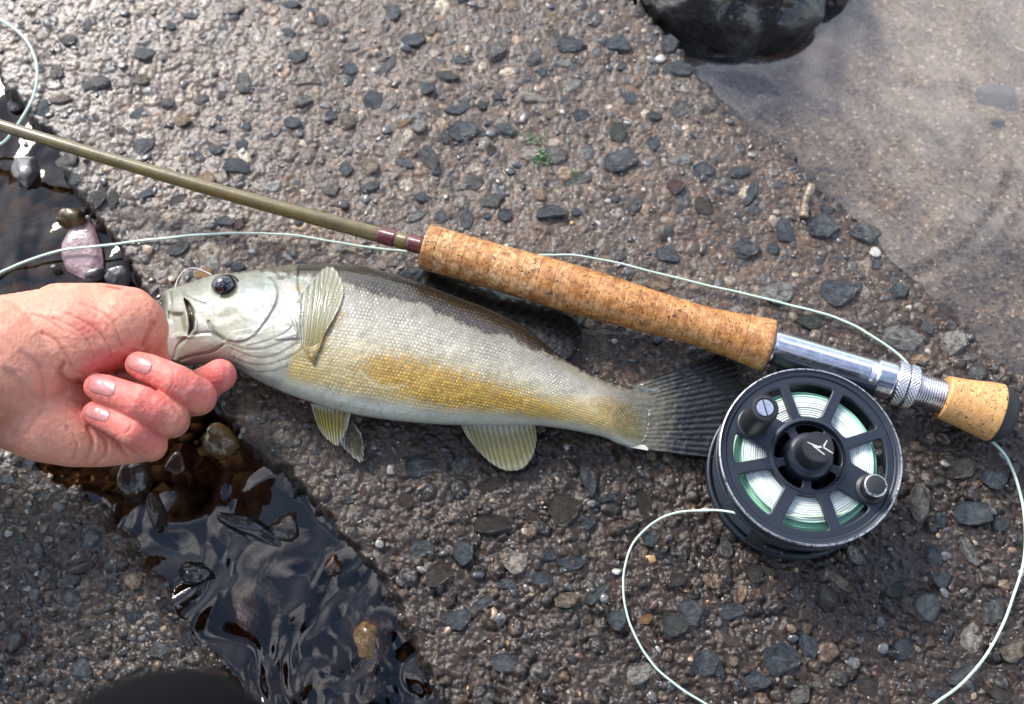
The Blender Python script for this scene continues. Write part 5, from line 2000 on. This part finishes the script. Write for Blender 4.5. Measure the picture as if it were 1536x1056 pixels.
bm = bmesh.new()
for s in ((-16, -7, -1, 0.5, 0.5, 1.5), (-1, 0.5, 7, 0, 1.6, 1.4), (7, 0, 13.5, -10, 1.4, 0.6), (-8, -1.5, 7.5, 12, 0.9, 0.8), (4, -1, 20, 10, 1.2, 0.6)):
    stroke(bm, *s)
bmesh.ops.recalc_face_normals(bm, faces=bm.faces)
me = bpy.data.meshes.new('logo_mark')
bm.to_mesh(me)
bm.free()
link('logo_mark', me, M_MARK, spool)


def polar(a_deg, r):
    return Vector((r * RR * math.cos(math.radians(a_deg)), r * RR * math.sin(math.radians(a_deg)), 0))


# handle with slotted screw, and counterweight
hp = polar(148, 0.70)
hnd = sharpen(lathe('handle', [(zf + z * mm, r * mm) for z, r in [(-1.7, 7.6), (-0.9, 7.6), (-0.6, 7.0), (0.2, 6.6), (1.0, 6.8), (20.5, 6.6), (22.0, 6.5), (23.2, 5.8), (23.4, 4.6), (22.9, 4.3), (22.9, 0.01)]], M_KNOB, spool, 48), 35)
hnd.location = hp
M_SCREW = m_simple('steel_screw', (0.75, 0.73, 0.76), 0.30, 1.0, 600, 0.1)
bm = bmesh.new()
for sgn in (-1, 1):
    vs = []
    for t in np.linspace(-math.pi / 2 + 0.09, math.pi / 2 - 0.09, 24):
        vs.append((sgn * 3.9 * math.cos(t) * mm, 3.9 * math.sin(t) * mm))
    if sgn < 0:
        vs = vs[::-1]
    lo = [bm.verts.new((x if abs(x) > 0.35 * mm else sgn * 0.35 * mm, y, zf + 22.7 * mm)) for x, y in vs]
    hi = [bm.verts.new((v.co.x * 0.97, v.co.y * 0.97, zf + 23.5 * mm)) for v in lo]
    bm.faces.new(hi)
    for i in range(len(lo)):
        j = (i + 1) % len(lo)
        bm.faces.new([lo[i], lo[j], hi[j], hi[i]])
bmesh.ops.recalc_face_normals(bm, faces=bm.faces)
me = bpy.data.meshes.new('screw')
bm.to_mesh(me)
bm.free()
scr = link('screw', me, M_SCREW, spool)
scr.location = hp
scr.rotation_euler = (0, 0, math.radians(12))
cp = polar(-31, 0.735)
cw = sharpen(lathe('counterweight', [(zf + z * mm, r * mm) for z, r in [(-1.7, 7.2), (-0.6, 7.0), (0.2, 5.6), (5.4, 5.4), (6.2, 5.1), (6.5, 4.6), (6.55, 0.01)]], M_KNOB, spool, 48), 35)
cw.location = cp
ce = lathe('counterweight_edge', [(zf + z * mm, r * mm) for z, r in [(5.7, 5.42), (6.3, 5.2), (6.62, 4.7), (6.60, 4.5), (6.1, 4.9), (5.7, 5.42)]], M_WORN, spool, 48)
ce.location = cp

# line wound on the arbor: every turn a ridge
rng2 = np.random.default_rng(3)
prof, pcol = [], []
TURN = 1.05 * mm
MINT, PALE, GRN = np.array(lin(192, 226, 210)), np.array(lin(226, 230, 226)), np.array(lin(140, 206, 176))
r0, r1 = RR * 0.46, RR * 0.775
zt, zbk = zf - 5.0 * mm, 11.0 * mm
nr_ = int((r1 - r0) / TURN)
for i in range(nr_ + 1):
    rc = r0 + (r1 - r0) * i / nr_
    f = i / nr_
    g = rng2.random()
    c = PALE * (1 - 0.35 * (g > .6)) + MINT * 0.35 * (g > .6)
    if f > 0.90 or (g > 0.95):
        c = GRN * 0.75 + MINT * 0.25
    elif f > 0.80:
        c = MINT
    hgt = zt - 1.2 * mm * abs(f - 0.45) * 2 + rng2.uniform(-.3, .3) * mm - (2.2 * mm if f > 0.85 else 0)
    for t in np.linspace(math.pi, 0, 7):
        prof.append((hgt + 0.5 * TURN * math.sin(t), rc + 0.5 * TURN * math.cos(t)))
        pcol.append(c * (0.86 if t in (math.pi, 0) else 1))
nz_ = int((zt - 1 * mm - zbk) / TURN)
zlast = prof[-1][0]
for i in range(nz_):
    zc_ = zlast - TURN * (i + 0.5)
    for t in np.linspace(math.pi / 2, -math.pi / 2, 6):
        prof.append((zc_ + 0.5 * TURN * math.sin(t), r1 + 0.5 * TURN * math.cos(t) * 0.9 + 0.5 * mm * math.sin(i * 0.9)))
        pcol.append((GRN if i < 3 else MINT))
pcol = np.array(pcol)
M_LINEW, _nt, _b = m_attr('fly_line_coat', 0.38, 900, 0.08, spec=0.5)
_b.inputs['Subsurface Weight'].default_value = 0.1
_b.inputs['Subsurface Radius'].default_value = (0.001, 0.001, 0.001)
lathe('wound_line', prof, M_LINEW, reel, 140, col=lambda a, t: np.repeat(pcol[:, None], t.shape[1], 1) * (1 + 0.05 * np.sin(3 * t + a * 900))[..., None])
# one stray turn over the lower windows
a = np.radians(np.linspace(-128, -58, 40))
sr = RR * (0.72 + 0.05 * np.sin((a + 1.0) * 3))
tube('loose_turn', np.stack([sr * np.cos(a), sr * np.sin(a), zt + 1.0 * mm + 0 * a], 1), 0.45 * mm, m_simple('mint_line', tuple(lin(206, 226, 196)), 0.35), reel, 8)
# foot that clamps under the reel seat
d = (np.array(V(1247, 545.5, 19.0)) - np.array(reel.location))
ux = Vector((d[0], d[1], 0)).normalized()
uy = Vector((-ux.y, ux.x, 0))
bm = bmesh.new()
def box_loop(stn):
    prev = None
    for (t, hw, z0_, z1_) in stn:
        c = ux * t
        ring_ = [bm.verts.new(c + uy * s * hw + Vector((0, 0, zz))) for s, zz in ((-1, z0_), (1, z0_), (1, z1_), (-1, z1_))]
        if prev:
            for i in range(4):
                j = (i + 1) % 4
                bm.faces.new([prev[i], prev[j], ring_[j], ring_[i]])
        else:
            bm.faces.new(ring_[::-1])
        prev = ring_
    bm.faces.new(prev)
L_ = math.hypot(d[0], d[1])
box_loop([(RR * 0.97, 9 * mm, 11 * mm, 27 * mm), (L_ - 11.5 * mm, 7 * mm, 12 * mm, 26 * mm), (L_ - 8.2 * mm, 7 * mm, 13 * mm, 25 * mm)])
bmesh.ops.recalc_face_normals(bm, faces=bm.faces)
me = bpy.data.meshes.new('reel_foot')
bm.to_mesh(me)
bm.free()
ft = link('reel_foot', me, M_REEL, reel)
bv = ft.modifiers.new('b', 'BEVEL')
bv.width = 1.0 * mm
bv.segments = 2
# saddle that lies along the seat
axd = (np.array(RC) - np.array(RB))
axd /= np.linalg.norm(axd)
sad = []
for t in np.linspace(-1, 1, 25):
    c = np.array(V(1247, 545.5, 19.0)) + axd * t * 29 * mm - np.array(reel.location)
    sad.append(c)
sad = np.array(sad)
seg = 14
aa = np.linspace(-0.75, 0.75, seg)
toward = -np.array(ux)
vert = np.array([0, 0, 1.0])
rv = rad(1247, 545, 19, 26.2)
VV = []
for i, c in enumerate(sad):
    th = (0.5 + 1.6 * math.cos((i / 24 - 0.5) * math.pi)) * mm
    for rr2 in (rv + 0.0001, rv + th):
        for q in aa:
            VV.append(c + toward * math.cos(q) * rr2 + vert * math.sin(q) * rr2)
VV = np.array(VV)
n_ = 2 * seg
ff = []
for i in range(24):
    for j in range(seg - 1):
        ff.append([i * n_ + seg + j, i * n_ + seg + j + 1, (i + 1) * n_ + seg + j + 1, (i + 1) * n_ + seg + j])
        ff.append([i * n_ + j + 1, i * n_ + j, (i + 1) * n_ + j, (i + 1) * n_ + j + 1])
    ff.append([i * n_, i * n_ + seg, (i + 1) * n_ + seg, (i + 1) * n_])
    ff.append([i * n_ + seg - 1, (i + 1) * n_ + seg - 1, (i + 1) * n_ + 2 * seg - 1, i * n_ + 2 * seg - 1])
for i in (0, 24):
    for j in range(seg - 1):
        ff.append([i * n_ + j, i * n_ + j + 1, i * n_ + seg + j + 1, i * n_ + seg + j])
mesh_np('foot_saddle', VV, np.array(ff), M_REEL, ft)

# ================================================================== FLY LINE: one line from the reel round to the top left
LP = [(1150, 783, 20), (1128, 776, 22), (1090, 767, 17), (1050, 766, 9), (1010, 770, 5), (975, 788, 4), (948, 818, 4), (936, 858, 4), (937, 905, 4), (951, 950, 4), (980, 997, 4), (1020, 1032, 4), (1062, 1058, 4),
      (1150, 1110, 4), (1260, 1130, 4), (1350, 1095, 4), (1402, 1056, 4), (1450, 1018, 4), (1493, 960, 4), (1522, 890, 4), (1537, 830, 4), (1536, 770, 4), (1524, 718, 4), (1508, 684, 4), (1490, 664, 4), (1452, 626, 3),
      (1410, 588, 3), (1378, 562, 3.4), (1345, 530, 3.5), (1310, 506, 3.5), (1282, 489, 3.5), (1240, 472, 3.5), (1190, 459, 3.5), (1130, 444, 3.6), (1060, 428, 4), (980, 408, 4), (910, 391, 4), (862, 383, 4), (822, 383, 4), (770, 384, 3.5),
      (700, 386, 3), (660, 382, 3.4), (634, 379, 3.6), (590, 375, 4), (540, 369, 4), (480, 359, 4), (430, 352, 4), (380, 350, 3.5), (320, 351, 3.5), (260, 356, 3.5), (205, 362, 2), (150, 369, -3), (90, 376, -6), (40, 392, -8), (0, 409, -9),
      (-80, 450, -9), (-180, 440, -9), (-210, 360, -9), (-150, 290, -9), (-60, 240, -8), (0, 217, -4), (20, 196, 0), (36, 172, 2), (50, 145, 3), (56, 112, 4), (50, 80, 4), (34, 54, 4), (8, 34, 4), (-40, 8, 4), (-120, -30, 4)]
LA = spline(LP, 900)
LA[:, 0] += 0.7 * gnoise(np.arange(900) / 9.0, np.zeros(900), 5)
LA[:, 1] += 0.7 * gnoise(np.arange(900) / 9.0, np.ones(900) * 7.3, 6)
lp = np.array([P(a, b, c / 1000.0) for a, b, c in LA])
LM = m_simple('pale_mint_line', tuple(lin(196, 216, 200)), 0.35, 0.0, 200, 0.12)
LO = P(940, 900, 0)
LR = np.interp(LA[:, 0], [0, 400, 900, 1100, 1300], [2.1, 1.7, 1.6, 1.9, 2.2])
LRm = np.array([rad(a, b, c, r) for (a, b, c), r in zip(LA, LR)])
line = tube('fly_line', lp - LO, LRm, LM, None, 10)
line.location = LO
tag(line, 'thin pale fly line looping from the reel round the slab to the water', 'fishing line')
LD = spline([(262, 434, 14), (266, 420, 13), (275, 407, 12), (288, 402, 11), (302, 405, 13), (318, 412, 16)], 50)
ldp = np.array([P(a, b, c / 1000.0) for a, b, c in LD])
leader = tube('leader', ldp - ldp[0], 0.00022, m_simple('clear_nylon', (0.7, 0.7, 0.72), 0.2), None, 8)
leader.location = ldp[0]
tag(leader, 'fine clear leader curling above the snout of the bass', 'fishing leader')

# ================================================================== STONES, BOULDER, TWIG, ALGAE, KNEE
def wet_stone(name, px, py, zmm, rx, ry, rzmm, ang, stops, label, seed, sub=4, cat='stone', nscale=90, rough=0.3, lump=0.28, facets=6, bsc=400, bd=0.0008, coat=1.0, crough=0.06):
    me = rock_mesh(name, sub, seed, lump, facets, 0.9)
    sx, sy, sz = rad(px, py, zmm, rx), rad(px, py, zmm, ry), rzmm / 1000.0
    me.transform(Matrix.Rotation(math.radians(ang), 4, 'Z') @ Matrix.Diagonal((sx, sy, sz, 1)))
    m, nt, b = new_mat(name + '_surface')
    co = objco(nt)
    n = noise_node(nt, nscale, 5, 0.65, co, 0.4)
    nt.links.new(ramp(nt, n.outputs['Fac'], stops), b.inputs['Base Color'])
    n2 = noise_node(nt, bsc, 5, 0.6, co)
    nt.links.new(bump(nt, n2.outputs['Fac'], bd, 0.9), b.inputs['Normal'])
    n3 = noise_node(nt, bsc * 0.5, 3, 0.5, co)
    nt.links.new(bump(nt, n3.outputs['Fac'], bd * 0.8, 0.8), b.inputs['Coat Normal'])
    setp(b, rough=rough, coat=coat, coat_rough=crough, coat_ior=1.4)
    o = link(name, me, m)
    o.location = P(px, py, zmm / 1000.0)
    if label:
        tag(o, label, cat, 'wet boulders beside the pool' if cat == 'boulder' else 'stones lying in and beside the water')
    return o


BLK = [(0.35, (0.003, 0.003, 0.0035)), (0.6, (0.006, 0.0055, 0.005)), (0.8, (0.014, 0.011, 0.008))]
BRNS = [(0.3, (0.010, 0.007, 0.004)), (0.55, (0.035, 0.022, 0.011)), (0.8, (0.09, 0.06, 0.03))]
TANS = [(0.3, (0.04, 0.02, 0.006)), (0.55, (0.14, 0.08, 0.02)), (0.8, (0.28, 0.18, 0.06))]
MAUV = [(0.3, (0.14, 0.075, 0.085)), (0.55, (0.26, 0.16, 0.17)), (0.8, (0.36, 0.25, 0.25))]
GRYS = [(0.3, (0.05, 0.05, 0.05)), (0.55, (0.14, 0.13, 0.13)), (0.8, (0.26, 0.25, 0.24))]
RUST = [(0.3, (0.014, 0.005, 0.002)), (0.55, (0.055, 0.018, 0.006)), (0.8, (0.12, 0.045, 0.015))]

boulder = wet_stone('boulder', 1090, 0, -12, 142, 92, 46, -8, BLK, 'glossy black wet boulder at the top edge beside the pool', 21, 6, 'boulder', 30, 0.6, 0.22, 5, 70, 0.0055, 1.0, 0.03)
wet_stone('boulder', 1222, -14, -20, 70, 48, 34, 0, BLK, 'smaller dark wet rock half hidden right of the black boulder', 23, 5, 'boulder', 30, 0.6, 0.22, 5, 70, 0.0045, 1.0, 0.03)
wet_stone('stone', 333, 662, -9, 31, 30, 10, 15, TANS, 'ochre wet stone in the channel just below the fingers', 31, 4)
wet_stone('stone', 202, 722, -11, 26, 36, 12, 10, BRNS, 'dark olive wet stone in the water under the wrist', 33, 4)
wet_stone('stone', 236, 770, -14, 14, 34, 11, 12, BRNS, 'narrow brown stone poking out of the channel below the dark olive stone', 34, 4)
wet_stone('stone', 292, 862, -13, 28, 20, 11, 0, BLK, 'black wet stone by the left bank of the channel', 35, 4)
wet_stone('stone', 372, 790, -13, 62, 18, 9, -22, BLK, 'long black stone breaking the water in mid channel', 36, 4)
wet_stone('stone', 430, 795, -14, 30, 24, 9, 30, BRNS, 'dark brown stone near the right bank of the channel', 37, 4)
wet_stone('stone', 370, 925, -20, 34, 54, 10, 8, RUST, 'rust-red stone under the rippling water', 38, 4)
wet_stone('stone', 412, 915, -21, 16, 44, 10, 18, BRNS, 'slim brown stone sunk beside the rust-red stone', 39, 4)
wet_stone('stone', 556, 960, -17, 30, 40, 10, 30, TANS, 'pale tan stone in the broken water near the bottom', 40, 4)
wet_stone('stone', 500, 850, -16, 16, 22, 8, 0, RUST, 'small reddish stone by the right bank of the channel', 41, 4)
wet_stone('stone', 270, 700, -22, 34, 40, 12, 0, RUST, 'dim rusty stone sunk in the dark water below the hand', 42, 4)
wet_stone('stone', 312, 705, -22, 24, 22, 10, 0, RUST, 'reddish round stone sunk below the ochre stone', 46, 4)
wet_stone('stone', 126, 376, -10.5, 34, 50, 2.4, 18, MAUV, 'flat mauve stone lying in the shallow water above the hand', 43, 4, 'stone', 60, 0.35, 0.2, 4)
wet_stone('stone', 110, 326, -10, 25, 17, 8, 0, TANS, 'yellow-brown stone at the water edge above the mauve stone', 44, 4)
wet_stone('stone', 180, 414, -5, 20, 20, 9, 0, GRYS, 'grey stone between the water and the back of the hand', 45, 4)
wet_stone('stone', 142, 412, -9, 18, 8, 5, 25, GRYS, 'thin grey sliver of stone beside the mauve stone', 47, 4)
wet_stone('stone', 40, 255, -10, 22, 30, 7, 30, GRYS, 'lone grey stone in the pool under the rod', 48, 4)
wet_stone('stone', 84, 404, -10, 9, 8, 4, 0, BRNS, 'tiny dark stone tip standing in the shallow water', 49, 4)
wet_stone('stone', 150, 300, -6, 10, 26, 8, -8, BLK, 'upright dark sliver on the slab edge by the pool', 50, 4)
wet_stone('stone', 1496, 144, -27, 36, 24, 7, -8, [(0.3, (0.03, 0.03, 0.04)), (0.7, (0.07, 0.07, 0.085))], 'dark stone sunk in the sandy pool near the right edge', 51, 4, coat=0.0, rough=0.8)
wet_stone('stone', 1496, 186, -27, 12, 8, 4, 0, [(0.3, (0.03, 0.03, 0.04)), (0.7, (0.07, 0.07, 0.085))], 'small dark pebble sunk below the dark stone in the pool', 52, 3, coat=0.0, rough=0.8)
for i, (px, py, rx, ry, an, st, lb) in enumerate([
        (1352, 402, 22, 18, 20, GRYS, None)]):
    pass

# channel gravel under water, too murky to pick apart
_rg = np.random.default_rng(12)
VV, FF, CC, off = [], [], [], 0
gb = []
for j in range(6):
    me = rock_mesh('gravel_base', 2, 300 + j, 0.3, 4)
    v = np.empty(len(me.vertices) * 3, np.float32)
    me.vertices.foreach_get('co', v)
    f = np.empty(len(me.polygons) * 3, np.int32)
    me.polygons.foreach_get('vertices', f)
    gb.append((v.reshape(-1, 3), f.reshape(-1, 3)))
    bpy.data.meshes.remove(me)
for i in range(520):
    t = _rg.random()
    px = np.interp(t, [0, .25, .5, .75, 1], [40, 180, 290, 400, 520]) + _rg.normal(0, 70)
    py = np.interp(t, [0, .25, .5, .75, 1], [300, 520, 740, 880, 1050]) + _rg.normal(0, 40)
    q = P(px, py, -0.040)
    if sdist(q[0], q[1], MAIN_W) > 0.004 or sdist(q[0], q[1], LEFT_W) > 0.004:
        continue
    bv_, bf_ = gb[i % 6]
    s = rad(px, py, -40, _rg.uniform(6, 30))
    a = _rg.uniform(0, 6.28)
    e = _rg.uniform(.5, 1)
    x, y = bv_[:, 0] * s, bv_[:, 1] * s * e
    VV.append(np.stack([q[0] + x * math.cos(a) - y * math.sin(a), q[1] + x * math.sin(a) + y * math.cos(a), -0.041 + bv_[:, 2] * s * 0.6], -1))
    FF.append(bf_ + off)
    off += len(bv_)
    cc = np.array([(0.05, 0.032, 0.018), (0.09, 0.045, 0.018), (0.025, 0.02, 0.016), (0.12, 0.085, 0.045), (0.06, 0.055, 0.05)][_rg.integers(5)]) * _rg.uniform(.25, .8)
    CC.append(np.tile(cc, (len(bv_), 1)))
M_GRAV, _nt, _b = m_attr('channel_gravel', 0.6, 300, 0.5, 500, 0.0006)
tag(mesh_np('gravel', np.vstack(VV), np.vstack(FF), M_GRAV, None, np.vstack(CC)), kind='stuff')

# fossil-like twig on the slab
tp = spline([(1218, 276), (1214, 288), (1208, 302), (1207, 316), (1205, 327)], 40)
th = np.array([float(gz(*P(a, b, 0)[:2])[0]) for a, b in tp])
tpts = np.array([P(a, b, h + 0.0012) for (a, b), h in zip(tp, th)])
tr = np.interp(np.linspace(0, 1, 40), [0, .12, .35, .5, .62, .66, .8, .92, 1], [5.0, 7.0, 6.2, 4.6, 4.8, 6.2, 6.0, 7.6, 6.6])
tr = np.array([rad(a, b, 1, r) for (a, b), r in zip(tp, tr)]) * (1 + 0.05 * np.sin(np.arange(40) * 1.9))
twig = tube('twig', tpts - tpts[0], tr, m_simple('pale_bark', (0.22, 0.165, 0.105), 0.5, 0.0, 350, 0.4, 900, 0.0005, coat=0.6, coat_rough=0.15), None, 14)
twig.location = tpts[0]
tag(twig, 'short pale knobbly twig stuck on the slab near the pool edge', 'twig')

# green algae smear on the slab
_ra = random.Random(5)
bm = bmesh.new()
for cx_, cy_, n, sp in ((812, 238, 80, 10), (803, 212, 30, 9), (862, 262, 16, 7), (790, 205, 16, 14)):
    for i in range(n):
        px, py = _ra.gauss(cx_, sp), _ra.gauss(cy_, sp * 0.55)
        q = P(px, py, 0)
        h = float(gz(q[0], q[1])[0]) + 0.0014
        a = _ra.uniform(0, 6.28)
        L = _ra.uniform(0.0006, 0.0020)
        w_ = _ra.uniform(0.00015, 0.0004)
        dx, dy = math.cos(a), math.sin(a)
        c = Vector((q[0], q[1], h))
        v = [bm.verts.new(c + Vector((dx * s * L - dy * t * w_, dy * s * L + dx * t * w_, (1 - s * s) * 0.0006))) for s, t in ((-1, -1), (0, -1), (1, -.3), (1, .3), (0, 1), (-1, 1))]
        bm.faces.new([v[0], v[1], v[4], v[5]])
        bm.faces.new([v[1], v[2], v[3], v[4]])
me = bpy.data.meshes.new('algae')
bm.to_mesh(me)
bm.free()
tag(link('algae', me, m_simple('algae_green', (0.04, 0.11, 0.028), 0.4, 0.0, 600, 0.4)), kind='stuff')

# knee of the person, dark cloth, close to the lens
kc = [(-60, 1450, 325, 200), (120, 1250, 335, 165), (215, 1162, 340, 150), (272, 1136, 340, 140), (330, 1250, 300, 150), (380, 1420, 240, 150)]
VV, FF, off = [], [], 0
ca = np.array(kc, float)
for a, b in zip(ca[:-1], ca[1:]):
    for t in np.linspace(0, 1, 14):
        q = a * (1 - t) + b * t
        VV.append(iv * rad(*q) + P(q[0], q[1], q[2] / 1000.0))
        FF.append(ifc + off)
        off += len(iv)
raw = mesh_np('knee_raw', np.vstack(VV), np.vstack(FF))
md = raw.modifiers.new('r', 'REMESH')
md.mode = 'VOXEL'
md.voxel_size = 0.003
md2 = raw.modifiers.new('s', 'SMOOTH')
md2.factor = 0.5
md2.iterations = 6
kme = bpy.data.meshes.new_from_object(raw.evaluated_get(bpy.context.evaluated_depsgraph_get()))
bpy.data.objects.remove(raw)
kv = np.empty(len(kme.vertices) * 3, np.float32)
kme.vertices.foreach_get('co', kv)
kv = kv.reshape(-1, 3)
kn = np.empty(len(kme.vertices) * 3, np.float32)
kme.vertices.foreach_get('normal', kn)
kn = kn.reshape(-1, 3)
kv = kv + kn * (0.002 * fbm(kv[:, 0] * 30, kv[:, 1] * 60, 3, 99))[:, None]
kme.vertices.foreach_set('co', (kv - HO).astype(np.float32).ravel())
kme.polygons.foreach_set('use_smooth', np.ones(len(kme.polygons), bool))
kme.name = 'trousers'
link('trousers', kme, m_simple('black_cloth', (0.004, 0.004, 0.005), 0.95, 0.0, 300, 0.3, 1500, 0.0003, spec=0.1), person)
kme.update()

# unseen rest of the person, added to block sky reflections: sleeve, shoulders, body, hood
def body_mesh(name, chains, vox, mat):
    VV, FF, off = [], [], 0
    for ch_ in chains:
        c = np.array(ch_, float)
        for a, b in zip(c[:-1], c[1:]):
            n = max(3, int(np.linalg.norm(a[:3] - b[:3]) / (0.2 * min(a[3], b[3]))))
            for t in np.linspace(0, 1, n):
                q = a * (1 - t) + b * t
                VV.append(iv * q[3] + q[:3])
                FF.append(ifc + off)
                off += len(iv)
    raw = mesh_np(name + '_raw', np.vstack(VV), np.vstack(FF))
    md = raw.modifiers.new('r', 'REMESH')
    md.mode = 'VOXEL'
    md.voxel_size = vox
    md2 = raw.modifiers.new('s', 'SMOOTH')
    md2.iterations = 8
    me = bpy.data.meshes.new_from_object(raw.evaluated_get(bpy.context.evaluated_depsgraph_get()))
    bpy.data.objects.remove(raw)
    v = np.empty(len(me.vertices) * 3, np.float32)
    me.vertices.foreach_get('co', v)
    v = v.reshape(-1, 3)
    n = np.empty(len(me.vertices) * 3, np.float32)
    me.vertices.foreach_get('normal', n)
    v = v + n.reshape(-1, 3) * (0.006 * fbm(v[:, 0] * 12 + v[:, 2] * 5, v[:, 1] * 14 + v[:, 2] * 9, 3, 101))[:, None]
    me.vertices.foreach_set('co', (v - HO).astype(np.float32).ravel())
    me.polygons.foreach_set('use_smooth', np.ones(len(me.polygons), bool))
    me.name = name
    o = link(name, me, mat, person)
    me.update()
    return o


M_JACK = m_simple('dark_jacket_cloth', (0.018, 0.020, 0.026), 0.8, 0.0, 200, 0.3, 900, 0.0004, spec=0.2)
fx = P(-330, 578, 0.074)
body_mesh('unseen_jacket', [
    [(fx[0], fx[1], fx[2], 0.050), (-0.46, -0.10, 0.13, 0.062), (-0.36, -0.32, 0.36, 0.070), (-0.20, -0.44, 0.68, 0.085)],
    [(-0.20, -0.44, 0.68, 0.085), (0.0, -0.46, 0.72, 0.10), (0.20, -0.46, 0.68, 0.085)],
    [(0.0, -0.48, 0.64, 0.16), (0.02, -0.66, 0.38, 0.17), (0.04, -0.82, 0.14, 0.18)],
    [(0.20, -0.46, 0.68, 0.085), (0.31, -0.50, 0.42, 0.065), (0.22, -0.46, 0.22, 0.055), (0.16, -0.44, 0.18, 0.050)],
    [(0.0, -0.44, 0.78, 0.07), (-0.02, -0.34, 0.86, 0.105), (-0.02, -0.31, 0.90, 0.10)]], 0.012, M_JACK)
